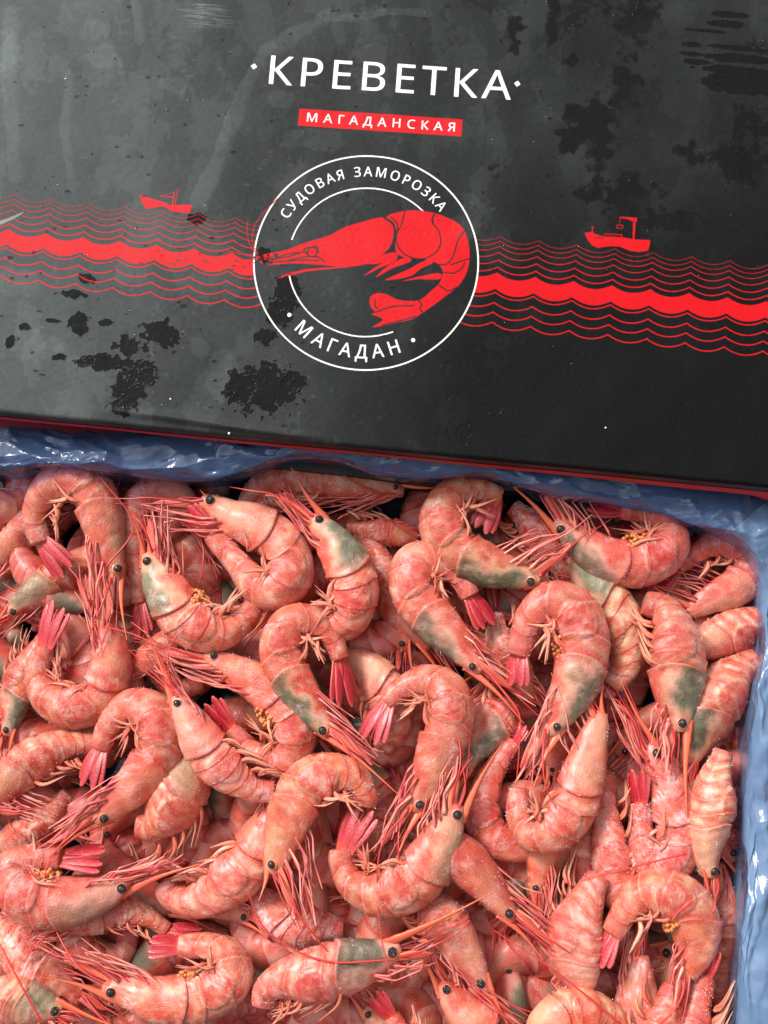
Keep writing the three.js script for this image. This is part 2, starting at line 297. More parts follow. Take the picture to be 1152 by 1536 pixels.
    part('leg', strand([r0, r1, r2, r3], (t) => rad * mix(1.15, 0.4, t) * (1 + 0.2 * Math.sin(t * 16 + k)), (t) => rad * mix(1.1, 0.35, t), b.L, (t) => mix3(tc(t), TONE.cream, 0.35 * clamp(Math.sin(t * 16 + k) - 0.4)), lim[0], lim[1], 1), M.limb, root);
  }
  // swimming legs inside the curl
  if (pleo) for (let k = 0; k < (low ? 2 : 5); k++) for (const lat of low ? [0.4] : [0.75, 0.5, 0.3, 0.05]) {
    const b = frame(segMid(k) + rr(-0.01, 0.02)), sz = table(k / 4, 0, 1, 1, 0.7), r0 = b.p.clone().addScaledVector(b.D, -A * 0.55).addScaledVector(b.L, lat * A * depth), d = b.D.clone().multiplyScalar(-0.75).addScaledVector(b.T, rr(0.4, 0.9)).normalize();
    const r1 = r0.clone().addScaledVector(d, wM * 0.22 * sz).addScaledVector(b.L, A * 0.08), r2 = r1.clone().addScaledVector(d, wM * rr(0.1, 0.28) * sz).addScaledVector(b.T, wM * rr(0.12, 0.4)).add(jitter(wM * 0.03));
    const tc = tint(mix3(TONE.coral, TONE.pale, rr(0.1, 1)), mix3(TONE.cream, TONE.red, rr(0.1, 0.9)), 0.12), wd = rr(0.016, 0.055);
    part('swimming_leg', strand([r0, r1, r2], (t) => wM * wd * table(t, 0, 0.6, 0.35, 1, 0.7, 0.6, 1, 0.12), (t) => wM * mix(0.018, 0.005, t), b.L.clone().addScaledVector(b.T, rr(-0.5, 0.5)), (t) => tc(t), low ? 4 : 6, low ? 3 : 8), M.blade, root);
  }
  // tail fan: pointed telson and four leaf-shaped blades
  if (o.fan !== 0) {
    const e = frame(1), end = e.p, dir = o.fan ? at(o.fan[0], o.fan[1], (h + (o.fh ?? 1)) * MM).sub(end) : e.T.clone().multiplyScalar(0.95).addScaledVector(e.D, -0.25).multiplyScalar(wM * 0.95), len = dir.length();
    dir.normalize();
    const nrm = e.L.clone().multiplyScalar(0.8).addScaledVector(e.D, 0.5).normalize(), ax = V3().crossVectors(dir, nrm).normalize(), n2 = V3().crossVectors(ax, dir).normalize();
    for (const k of [-2, 2, -1, 1, 0]) {
      const fd = dir.clone().addScaledVector(ax, k * 0.11 * (o.spread ?? 1)).addScaledVector(n2, Math.abs(k) === 1 ? 0.03 : -0.02).normalize(), base = end.clone().addScaledVector(ax, k * wM * 0.035).addScaledVector(e.T, -wM * 0.11).addScaledVector(n2, k ? 0 : wM * 0.03), ln = len * (k === 0 ? 0.86 : Math.abs(k) === 1 ? 1 : 0.92) * rr(0.95, 1.05);
      const m = base.clone().addScaledVector(fd, ln * 0.5).addScaledVector(n2, ln * 0.05), tip = base.clone().addScaledVector(fd, ln), tc = mix3(TONE.deep, TONE.crimson, rr(0.2, 1)), half = k === 0 ? 0.06 : 0.105;
      part(k ? 'tail_blade' : 'telson', strand([base, m, tip], (t) => wM * half * (k ? table(t, 0, 0.75, 0.55, 1, 0.88, 0.75, 1, 0.25) : mix(1, 0.2, t)), () => wM * 0.022, n2, (t, q) => mix3(mix3(TONE.coral, tc, sstep(0, 0.35, t)), TONE.pale, Math.max(0.5 * Math.abs(q) ** 8, 0.4 * sstep(0.88, 1, t))), low ? 4 : 8, low ? 3 : 9), M.blade, root);
    }
  }
  if (roe && !low) { // orange eggs held under the belly
    const eggs = [], b = frame(c + 0.13 * (1 - c)), one = new THREE.IcosahedronGeometry(wM * 0.042, 1);
    for (let k = 0; k < 170; k++) { const u = rr(-1, 1), v = rr(-1, 1), q = rr(-1, 1); if (u * u + v * v + q * q > 1) continue; const p = frame(c + (0.16 + u * 0.2) * (1 - c)), e = p.p.clone().addScaledVector(p.D, -A * (0.75 + 0.35 * v)).addScaledVector(p.L, A * depth * (0.35 + 0.5 * q)); eggs.push(one.clone().translate(e.x, e.y, e.z)); }
    part('roe', mergeGeometries(eggs), M.roe, root).userData.kind = 'stuff';
  }
  if (!low && crystals) { // ice grains frozen onto the shell
    const bp = body.attributes.position, bn = body.attributes.normal, out = [], tet = new THREE.TetrahedronGeometry(1, 0), n = Math.round((350 + 4200 * frost ** 1.3) * crystals), q = V3();
    for (let k = 0; k < n; k++) {
      const i = Math.floor(rnd() * bp.count); q.fromBufferAttribute(bp, i);
      if (fbm(q.x * 170 + 40 + off, q.y * 170, q.z * 170, 3) < rr(-0.05, 0.28)) continue;
      const s = rr(0.00007, 0.0002), t = tet.clone(); t.scale(s, s * rr(0.6, 1.4), s); t.rotateX(rr(0, 6)); t.rotateY(rr(0, 6));
      const j = 0.0007; t.translate(q.x + bn.getX(i) * s * 0.4 + rr(-j, j) * 0.5, q.y + bn.getY(i) * s * 0.4, q.z + bn.getZ(i) * s * 0.4 + rr(-j, j) * 0.5); out.push(t);
    }
    if (out.length) part('frost', mergeGeometries(out), M.frost, root).userData.kind = 'stuff';
  }
  // the root stands under the shrimp's middle
  const mid = curve.getPointAt(0.5); root.position.set(mid.x, mid.y - A * depth, mid.z);
  root.children.forEach((m) => m.geometry.translate(-root.position.x, -root.position.y, -root.position.z));
  return root;
}

// ---------------------------------------------------------------- ground, carton, lid
{
  const tex = dataTex(256, 256, (x, y) => { const k = 60 + 70 * PN.noise(x * 0.31, y * 0.31, 2) + 40 * PN.noise(x * 0.05, y * 0.05, 7); return [k, k, k]; }, true); tex.repeat.set(60, 60);
  const g = new THREE.PlaneGeometry(12, 12); g.rotateX(-Math.PI / 2);
  const m = new THREE.Mesh(g, new THREE.MeshStandardMaterial({ map: tex, roughness: 0.9 })); m.name = 'ground'; m.position.y = -0.1; m.receiveShadow = true; m.userData = { kind: 'structure', label: 'dark grey ground under the carton' }; scene.add(m);
}
// the lid lies on the back rim of the open carton, its far edge lower
const LA = at(0, 618, 31 * MM), LB = at(1152, 731, 31 * MM), U = LB.clone().sub(LA).normalize(), BACK = V3().crossVectors(Y, U), TILT = -0.02;
const W = BACK.clone().multiplyScalar(Math.cos(TILT)).addScaledVector(Y, -Math.sin(TILT)), LN = V3().crossVectors(U, W).normalize();
const LIDC = LA.clone().lerp(LB, 0.5), LW = 0.35, LH = 0.235, u0 = -LW / 2;
const lidUV = (px, py) => { const p = onPlane(px, py, LIDC, LN).sub(LIDC); return [p.dot(U), p.dot(W)]; };
const lidAt = (u, v, n) => LIDC.clone().addScaledVector(U, u).addScaledVector(W, v).addScaledVector(LN, n);
const CW = 2048, CH = Math.round(2048 * LH / LW), K = CW / LW;
const q2 = (px, py) => { const [u, v] = lidUV(px, py); return [(u - u0) * K, (LH - v) * K]; };          // measured print positions, in the print's own flat coordinates
const lenOf = (a, b) => Math.hypot(a[0] - b[0], a[1] - b[1]);
const art = document.createElement('canvas'); art.width = CW; art.height = CH;
{
  const c = art.getContext('2d'); c.fillStyle = '#000'; c.fillRect(0, 0, CW, CH);
  const RED = '#bd0a16', WHITE = '#f2f2ee', INK = '#161616';
  const C = q2(549, 392), R = (lenOf(q2(381, 385), q2(717, 399)) / 2), k = R / 168;    // k: canvas pixels per photo pixel near the emblem
  const ang = Math.atan2(q2(1095, 391)[1] - q2(751, 355)[1], q2(1095, 391)[0] - q2(751, 355)[0]);
  // sea: rows of scalloped waves left and right of the emblem
  c.save(); c.beginPath(); c.rect(0, 0, CW, CH); c.moveTo(C[0] + R + 2, C[1]); c.arc(C[0], C[1], R + 2, 0, Math.PI * 2, true); c.clip('evenodd');
  c.strokeStyle = RED; c.fillStyle = RED; c.lineJoin = 'miter';
  for (const [O, step, from, to, s] of [[q2(751, 355), lenOf(q2(1095, 391), q2(751, 355)) / 6, -3, 9, 1], [q2(22.6, 292), lenOf(q2(354, 325), q2(22.6, 292)) / 6, -4, 8, 0.96]]) {
    c.save(); c.translate(O[0], O[1]); c.rotate(ang);
    c.beginPath(); const lim = s === 1 ? [R * 0.3, -400, 2000, 900] : [-2000, -400, 3000, 900];
    const cx = (C[0] - O[0]) * Math.cos(ang) + (C[1] - O[1]) * Math.sin(ang);
    if (s === 1) c.rect(cx, -400, 3000, 1200); else c.rect(cx - 3000, -400, 3000, 1200); c.clip();
    const line = (y, rev) => { const d = 9.2 * k; for (let n = 0; n <= to - from; n++) { const i = rev ? to - n : from + n, x0 = i * step, x1 = (i + (rev ? -1 : 1)) * step; c.quadraticCurveTo((x0 + x1) / 2, y + d * 2, x1, y); } };
    for (const [y, w] of [[0, 0.9], [7.5, 1.1], [15.5, 1.3], [25.5, 1.5], [37, 1.8], [48.5, 2], [88, 2.1], [104, 2.1], [119, 2.1], [134.5, 2.1]]) { c.lineWidth = w * k; c.beginPath(); c.moveTo(from * step, y * k * s); line(y * k * s); c.stroke(); }
    c.beginPath(); c.moveTo(from * step, 57 * k * s); line(57 * k * s); c.lineTo((to + 1) * step, 83 * k * s); 
    { const y = 83 * k * s, d = 9.2 * k; for (let i = to + 1; i > from; i--) c.quadraticCurveTo((i - 0.5) * step, y + d * 2, (i - 1) * step, y); } c.closePath(); c.fill();
    c.restore();
  }
  c.restore();
  const poly = (f, list, close = true) => { c.beginPath(); list.forEach((p, i) => { const a = f(p[0], p[1]); i ? c.lineTo(a[0], a[1]) : c.moveTo(a[0], a[1]); }); if (close) c.closePath(); };
  const smooth = (f, list, close) => { const p = list.map((q) => f(q[0], q[1])); c.beginPath(); const v = new THREE.CatmullRomCurve3(p.map((a) => V3(a[0], a[1], 0)), !!close, 'centripetal').getPoints(p.length * 10); v.forEach((a, i) => (i ? c.lineTo(a.x, a.y) : c.moveTo(a.x, a.y))); if (close) c.closePath(); };
  // boats
  c.fillStyle = RED; c.strokeStyle = RED;
  const f3 = (x, y) => q2(x / 2.88, 260 + y / 2.88), f5 = (x, y) => q2(700 + x / 2.549, 300 + y / 2.549), f4 = (x, y) => q2(340 + x / 2.743, 210 + y / 2.743);
  poly(f3, [[600, 92], [660, 108], [722, 128], [735, 137], [832, 135], [826, 155], [818, 175], [740, 165], [705, 142], [660, 150], [628, 153], [612, 125]]); c.fill();
  c.lineWidth = 2.2 * k; poly(f3, [[745, 137], [753, 78]], false); c.stroke(); c.lineWidth = 1.5 * k; poly(f3, [[757, 137], [768, 64]], false); c.stroke();
  poly(f3, [[690, 98], [720, 100], [750, 103]], false); c.stroke(); c.lineWidth = k; poly(f3, [[690, 96], [752, 82]], false); c.stroke();
  poly(f5, [[450, 125], [478, 121], [505, 133], [525, 138], [600, 142], [640, 150], [703, 153], [699, 178], [693, 195], [660, 200], [625, 195], [585, 178], [550, 176], [500, 183], [478, 172], [462, 152]]); c.fill();
  poly(f5, [[634, 150], [636, 84], [647, 84], [642, 151]]); c.fill(); poly(f5, [[585, 62], [652, 67], [651, 84], [630, 80], [615, 72], [587, 69]]); c.fill();
  c.lineWidth = 0.9 * k; poly(f5, [[587, 66], [585, 95]], false); c.stroke(); c.lineWidth = 1.3 * k; poly(f5, [[575, 95], [597, 96], [597, 107], [575, 106]]); c.stroke();
  c.lineWidth = 1.6 * k; poly(f5, [[481, 124], [481, 100]], false); c.stroke(); poly(f5, [[475, 104], [488, 104]], false); c.stroke();
  c.lineWidth = k; poly(f5, [[527, 138], [527, 127], [595, 132], [595, 143]], false); c.stroke(); for (let x = 536; x < 595; x += 9) { poly(f5, [[x, 128], [x, 140]], false); c.stroke(); }
  c.strokeStyle = INK; c.lineWidth = 1.3 * k; for (const x of [492, 505, 518]) { poly(f5, [[x - 3, 144], [x + 4, 145]], false); c.stroke(); }
  // emblem rings
  c.strokeStyle = WHITE; c.lineWidth = 2.5 * k; c.beginPath(); c.arc(C[0], C[1], R, 0, 7); c.stroke();
  const d2 = Math.PI / 180; c.lineWidth = 2.2 * k;
  c.beginPath(); c.arc(C[0], C[1], R * 0.695, 190 * d2 + 0.02, 320 * d2); c.stroke(); c.beginPath(); c.arc(C[0], C[1], R * 0.695, 64 * d2, 164 * d2); c.stroke();
  // emblem shrimp
  c.fillStyle = RED; c.strokeStyle = INK;
  smooth(f4, [[120, 484], [250, 450], [330, 420], [420, 392], [480, 360], [560, 335], [648, 319], [686, 352], [690, 395], [672, 448], [625, 490], [560, 514], [480, 522], [390, 515], [270, 508], [150, 512]], true); c.fill();
  poly(f4, [[330, 530], [440, 522], [560, 506], [500, 524], [330, 541], [196, 574], [250, 549]]); c.fill();
  smooth(f4, [[656, 318], [735, 291], [820, 294], [900, 316], [966, 356], [990, 405], [1000, 470], [990, 540], [955, 600], [900, 645], [805, 713], [760, 738], [700, 752], [640, 765], [600, 770], [642, 738], [596, 716], [640, 704], [612, 706], [590, 680], [590, 648], [612, 631], [655, 634], [700, 655], [745, 662], [795, 658], [842, 620], [874, 590], [888, 545], [872, 515], [815, 492], [745, 486], [700, 468], [694, 420], [698, 370]], true); c.fill();
  c.lineWidth = 3.4 * k; smooth(f4, [[646, 318], [684, 345], [691, 395], [672, 448], [600, 505]]); c.stroke();
  c.lineWidth = 1.7 * k;
  for (const l of [[[676, 316], [702, 345], [702, 372]], [[735, 291], [718, 350], [698, 392], [706, 440], [742, 476], [802, 490], [856, 468], [880, 428], [872, 375], [850, 345]], [[978, 376], [950, 418], [932, 480], [905, 512], [868, 515]], [[1000, 488], [960, 502], [922, 516]], [[886, 545], [930, 550], [966, 530], [980, 505]], [[872, 598], [912, 622], [950, 606]], [[790, 660], [802, 678], [796, 696], [810, 713]], [[612, 708], [680, 686], [770, 682]], [[640, 762], [720, 742], [776, 726]], [[610, 655], [612, 685], [622, 695]], [[250, 496], [320, 482], [376, 482], [404, 502]], [[330, 470], [318, 450], [345, 442], [372, 440], [378, 465]], [[150, 497], [260, 478], [322, 458]], [[150, 503], [230, 500], [300, 494], [380, 497]], [[200, 486], [250, 470], [300, 462]]]) { smooth(f4, l); c.stroke(); }
  c.lineWidth = 2.6 * k; smooth(f4, [[856, 305], [846, 325], [850, 348]]); c.stroke();
  { const e = f4(352, 461); c.lineWidth = 1.8 * k; c.beginPath(); c.arc(e[0], e[1], 7.4 * k, 0, 7); c.stroke(); }
  c.fillStyle = RED;
  for (const l of [[[700, 470], [620, 518], [562, 560], [625, 530], [700, 492]], [[745, 482], [660, 520], [614, 566], [680, 530], [760, 496]], [[830, 494], [740, 536], [652, 577], [760, 560], [800, 530], [850, 505]], [[882, 552], [800, 560], [722, 582], [790, 574], [880, 572]], [[570, 506], [690, 462], [704, 474], [620, 510]]]) { smooth(f4, l, true); c.fill(); }
  c.strokeStyle = RED; c.lineWidth = 1.3 * k;
  for (const l of [[[140, 480], [108, 430], [112, 360], [150, 300], [210, 240]], [[135, 482], [96, 430], [84, 370], [88, 330]], [[130, 484], [60, 470], [0, 455]], [[132, 490], [60, 492], [-30, 500]]]) { smooth(f4, l); c.stroke(); }
  // worn ink beside the beak, and a torn white scuff at the left
  reseed(61); c.fillStyle = '#020202';
  for (let i = 0; i < 60; i++) { const a = q2(392 + rr(-1, 1) * rr(0, 34), 388 + rr(-1, 1) * rr(0, 22)); c.beginPath(); c.ellipse(a[0], a[1], rr(0.6, 3.4) * k, rr(0.4, 1.8) * k, rr(-0.5, 0.3), 0, 7); c.fill(); }
  for (let i = 0; i < 26; i++) { const a = q2(rr(250, 380), rr(365, 405)); c.beginPath(); c.ellipse(a[0], a[1], rr(0.6, 4) * k, rr(0.3, 1.1) * k, rr(-0.4, 0.4), 0, 7); c.fill(); }
  c.fillStyle = '#7d8080'; smooth((x, y) => q2(x, y), [[-4, 333], [10, 328], [24, 322], [37, 317], [26, 325], [12, 332], [-4, 338]], true); c.fill();
  // lettering
  c.fillStyle = WHITE; c.textBaseline = 'alphabetic'; c.textAlign = 'center';
  const row = (text, a, b, cap, font = 'sans-serif', stroke = 0) => { // letters spread from a to b
    const L = lenOf(a, b), an = Math.atan2(b[1] - a[1], b[0] - a[0]), size = cap / 0.714; c.save(); c.translate(a[0], a[1]); c.rotate(an); c.font = `normal ${size}px ${font}`; const wide = 1.13; c.scale(wide, 1);
    const ws = [...text].map((t) => c.measureText(t).width), tot = ws.reduce((x, y) => x + y, 0), gap = (L / wide - tot) / Math.max(1, text.length - 1); let x = 0;
    [...text].forEach((t, i) => { c.fillText(t, x + ws[i] / 2, 0); if (stroke) { c.strokeStyle = WHITE; c.lineWidth = stroke; c.strokeText(t, x + ws[i] / 2, 0); } x += ws[i] + gap; }); c.restore();
  };
  const kt = lenOf(q2(397, 125), q2(765, 150)) / 369;
  row('КРЕВЕТКА', q2(396, 125.5), q2(766, 150), 46 * kt, 'sans-serif', 0);
  for (const [x, y] of [[381, 100], [776, 125.5]]) { const p = q2(x, y); c.save(); c.translate(p[0], p[1]); c.rotate(Math.PI / 4 + 0.08); c.fillRect(-3.6 * kt, -3.6 * kt, 7.2 * kt, 7.2 * kt); c.restore(); }
  c.fillStyle = RED; poly((x, y) => q2(x, y), [[449, 162.5], [694, 179], [692, 205], [446.5, 188.5]]); c.fill();
  c.fillStyle = WHITE; row('МАГАДАНСКАЯ', q2(458, 182), q2(684, 197.5), 14 * kt, 'sans-serif', 0);
  const arc = (text, a0, a1, rad, cap, inside, stroke) => {
    c.font = `normal ${cap / 0.714}px sans-serif`; const ws = [...text].map((t) => (t === ' ' ? 0.55 : 1) * c.measureText(t).width + cap * 0.1), tot = ws.reduce((x, y) => x + y, 0); let s = 0;
    [...text].forEach((t, i) => { const u = (s + ws[i] / 2) / tot, an = mix(a0, a1, u) * d2; s += ws[i]; c.save(); c.translate(C[0] + Math.cos(an) * rad, C[1] + Math.sin(an) * rad); c.rotate(an + (inside ? -Math.PI / 2 : Math.PI / 2)); c.fillText(t, 0, 0); c.strokeStyle = WHITE; c.lineWidth = stroke; if (stroke) c.strokeText(t, 0, 0); c.restore(); });
  };
  arc('СУДОВАЯ  ЗАМОРОЗКА', 203, 320, R * 0.805, 15.5 * k, false, 0);
  arc('МАГАДАН', 132, 61.5, R * 0.895, 21 * k, true, 0);
  for (const a of [138, 54.5]) { c.beginPath(); c.arc(C[0] + Math.cos(a * d2) * R * 0.84, C[1] + Math.sin(a * d2) * R * 0.84, 3.2 * k, 0, 7); c.fill(); }
}
let lidMap, lidRough, lidBump;
{ // frost film and painted sky sheen: dried, rubbed and wet patches, streaks and droplets
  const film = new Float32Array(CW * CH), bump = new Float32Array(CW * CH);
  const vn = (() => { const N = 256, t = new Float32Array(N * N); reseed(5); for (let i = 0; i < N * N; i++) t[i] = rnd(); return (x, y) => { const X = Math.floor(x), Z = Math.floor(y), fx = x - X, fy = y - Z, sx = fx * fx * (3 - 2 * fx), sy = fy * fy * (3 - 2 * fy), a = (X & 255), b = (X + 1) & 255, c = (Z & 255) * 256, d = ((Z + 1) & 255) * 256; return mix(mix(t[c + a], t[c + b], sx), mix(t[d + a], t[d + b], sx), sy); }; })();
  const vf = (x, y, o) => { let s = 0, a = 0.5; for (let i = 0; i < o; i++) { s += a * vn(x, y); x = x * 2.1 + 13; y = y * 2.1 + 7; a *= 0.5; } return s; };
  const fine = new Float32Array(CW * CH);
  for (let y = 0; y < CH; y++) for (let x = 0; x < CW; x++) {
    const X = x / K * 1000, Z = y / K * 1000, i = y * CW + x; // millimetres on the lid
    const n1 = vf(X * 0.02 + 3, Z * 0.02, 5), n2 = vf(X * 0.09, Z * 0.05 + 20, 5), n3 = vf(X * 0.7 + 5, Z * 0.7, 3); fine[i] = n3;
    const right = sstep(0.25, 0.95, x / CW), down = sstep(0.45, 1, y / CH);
    let f = mix(0.72, 0.16, sstep(0, 0.78, x / CW)) - 0.2 * down * (0.1 + sstep(0.15, 0.7, x / CW));  // sky reflection painted in: greyer at left, darker towards right and front edge
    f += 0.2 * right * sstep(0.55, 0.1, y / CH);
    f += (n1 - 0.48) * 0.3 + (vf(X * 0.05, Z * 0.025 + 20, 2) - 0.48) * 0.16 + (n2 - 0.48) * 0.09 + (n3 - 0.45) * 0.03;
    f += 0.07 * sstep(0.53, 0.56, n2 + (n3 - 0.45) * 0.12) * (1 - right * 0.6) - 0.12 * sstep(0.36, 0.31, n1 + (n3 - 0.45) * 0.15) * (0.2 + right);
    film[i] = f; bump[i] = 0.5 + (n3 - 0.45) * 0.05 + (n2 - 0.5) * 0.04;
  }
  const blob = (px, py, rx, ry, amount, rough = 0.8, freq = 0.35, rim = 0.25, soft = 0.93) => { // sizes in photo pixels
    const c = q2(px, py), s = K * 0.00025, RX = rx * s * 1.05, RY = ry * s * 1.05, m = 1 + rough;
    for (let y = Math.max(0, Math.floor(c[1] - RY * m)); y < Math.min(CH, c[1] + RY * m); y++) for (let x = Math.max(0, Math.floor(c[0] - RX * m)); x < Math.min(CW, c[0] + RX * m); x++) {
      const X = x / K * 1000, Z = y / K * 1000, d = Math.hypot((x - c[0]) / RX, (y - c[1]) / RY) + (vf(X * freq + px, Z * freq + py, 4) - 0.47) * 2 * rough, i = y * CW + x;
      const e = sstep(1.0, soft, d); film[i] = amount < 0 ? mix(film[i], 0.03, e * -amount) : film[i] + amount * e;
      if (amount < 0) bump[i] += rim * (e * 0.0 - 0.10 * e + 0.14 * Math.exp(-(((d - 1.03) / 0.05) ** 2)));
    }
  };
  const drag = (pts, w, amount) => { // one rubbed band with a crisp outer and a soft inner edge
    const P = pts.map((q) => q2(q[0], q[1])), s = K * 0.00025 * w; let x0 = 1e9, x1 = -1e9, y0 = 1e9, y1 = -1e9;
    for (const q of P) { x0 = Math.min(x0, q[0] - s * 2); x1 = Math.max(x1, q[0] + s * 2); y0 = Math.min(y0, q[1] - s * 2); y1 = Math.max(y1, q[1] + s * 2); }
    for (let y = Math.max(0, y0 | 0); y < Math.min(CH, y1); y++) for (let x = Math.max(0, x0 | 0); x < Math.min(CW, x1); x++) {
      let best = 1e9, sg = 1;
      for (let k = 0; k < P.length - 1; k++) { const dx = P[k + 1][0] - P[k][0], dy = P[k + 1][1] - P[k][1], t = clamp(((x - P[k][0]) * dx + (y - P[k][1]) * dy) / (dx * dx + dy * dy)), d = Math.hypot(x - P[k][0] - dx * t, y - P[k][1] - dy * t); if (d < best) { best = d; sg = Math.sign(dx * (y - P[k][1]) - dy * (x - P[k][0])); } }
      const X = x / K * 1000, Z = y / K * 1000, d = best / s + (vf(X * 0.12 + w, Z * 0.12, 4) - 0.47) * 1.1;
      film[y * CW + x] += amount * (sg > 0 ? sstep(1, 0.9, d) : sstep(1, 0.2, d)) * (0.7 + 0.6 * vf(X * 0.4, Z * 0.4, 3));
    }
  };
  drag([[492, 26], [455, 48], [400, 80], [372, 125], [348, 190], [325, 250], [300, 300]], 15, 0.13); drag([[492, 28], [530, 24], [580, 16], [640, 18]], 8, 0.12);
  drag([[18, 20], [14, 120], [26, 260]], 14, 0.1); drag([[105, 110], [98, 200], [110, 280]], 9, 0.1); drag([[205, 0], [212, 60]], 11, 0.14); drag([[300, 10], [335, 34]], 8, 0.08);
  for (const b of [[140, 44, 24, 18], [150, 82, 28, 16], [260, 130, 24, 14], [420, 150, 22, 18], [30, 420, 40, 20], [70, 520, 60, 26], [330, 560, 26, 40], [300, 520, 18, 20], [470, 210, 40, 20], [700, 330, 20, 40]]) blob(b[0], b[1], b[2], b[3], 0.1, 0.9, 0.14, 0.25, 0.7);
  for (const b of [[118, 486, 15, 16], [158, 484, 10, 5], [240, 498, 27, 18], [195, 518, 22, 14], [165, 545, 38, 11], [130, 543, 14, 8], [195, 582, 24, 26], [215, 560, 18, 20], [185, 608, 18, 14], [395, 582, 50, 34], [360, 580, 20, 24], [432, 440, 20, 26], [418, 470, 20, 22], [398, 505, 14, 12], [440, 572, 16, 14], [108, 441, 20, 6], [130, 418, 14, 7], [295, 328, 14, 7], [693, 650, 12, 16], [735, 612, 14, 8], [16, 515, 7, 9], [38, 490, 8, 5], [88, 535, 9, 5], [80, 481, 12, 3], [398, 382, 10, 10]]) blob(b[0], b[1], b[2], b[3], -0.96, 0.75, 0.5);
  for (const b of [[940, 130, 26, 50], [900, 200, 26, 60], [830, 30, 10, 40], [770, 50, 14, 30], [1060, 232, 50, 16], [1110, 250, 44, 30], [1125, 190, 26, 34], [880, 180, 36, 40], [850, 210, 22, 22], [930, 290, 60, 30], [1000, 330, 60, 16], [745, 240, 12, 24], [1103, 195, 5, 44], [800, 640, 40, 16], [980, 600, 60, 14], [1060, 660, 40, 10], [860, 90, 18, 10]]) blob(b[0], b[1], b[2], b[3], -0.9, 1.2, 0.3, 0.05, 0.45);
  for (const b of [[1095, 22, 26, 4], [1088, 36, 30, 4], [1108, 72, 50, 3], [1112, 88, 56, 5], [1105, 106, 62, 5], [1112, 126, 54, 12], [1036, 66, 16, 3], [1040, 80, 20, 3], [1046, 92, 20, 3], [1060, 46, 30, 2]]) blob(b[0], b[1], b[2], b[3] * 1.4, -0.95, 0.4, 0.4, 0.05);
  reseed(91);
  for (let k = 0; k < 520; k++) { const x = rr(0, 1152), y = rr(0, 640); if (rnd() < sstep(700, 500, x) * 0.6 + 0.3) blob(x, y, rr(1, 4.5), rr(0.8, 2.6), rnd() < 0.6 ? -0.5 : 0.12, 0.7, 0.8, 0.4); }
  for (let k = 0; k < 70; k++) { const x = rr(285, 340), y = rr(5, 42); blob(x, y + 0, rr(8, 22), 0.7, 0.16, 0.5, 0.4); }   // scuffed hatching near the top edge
  const px = art.getContext('2d').getImageData(0, 0, CW, CH).data, col = new Uint8Array(CW * CH * 4), ro = new Uint8Array(CW * CH * 4), bu = new Uint8Array(CW * CH * 4);
  const lin = (b) => Math.pow(b / 255, 2.2), enc = (v) => 255 * Math.pow(clamp(v), 1 / 2.2);
  for (let y = 0; y < CH; y++) for (let x = 0; x < CW; x++) {
    const s = y * CW + x, i = s * 4, o = ((CH - 1 - y) * CW + x) * 4, f = clamp(film[s]), ink = px[i] / 255, veil = (1 - 0.92 * ink) * Math.pow(f, 1.8) * 0.39;  // frost and painted sky grey together, thinner over the ink
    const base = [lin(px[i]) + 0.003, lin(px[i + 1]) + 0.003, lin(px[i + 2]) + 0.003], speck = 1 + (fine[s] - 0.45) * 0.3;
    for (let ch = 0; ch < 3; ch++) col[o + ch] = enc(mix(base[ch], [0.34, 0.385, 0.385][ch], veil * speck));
    col[o + 3] = 255;
    const rg = 255 * clamp(0.2 + f * 0.7 + (fine[s] - 0.45) * 0.1, 0.12, 0.8); ro[o] = ro[o + 1] = ro[o + 2] = rg; ro[o + 3] = 255;
    bu[o] = bu[o + 1] = bu[o + 2] = 255 * clamp(bump[s]); bu[o + 3] = 255;
  }
  const mk = (d, srgb) => { const t = new THREE.DataTexture(d, CW, CH); t.magFilter = THREE.LinearFilter; t.minFilter = THREE.LinearMipmapLinearFilter; t.generateMipmaps = true; if (srgb) t.colorSpace = THREE.SRGBColorSpace; t.needsUpdate = true; return t; };
  lidMap = mk(col, true); lidRough = mk(ro); lidBump = mk(bu);
}
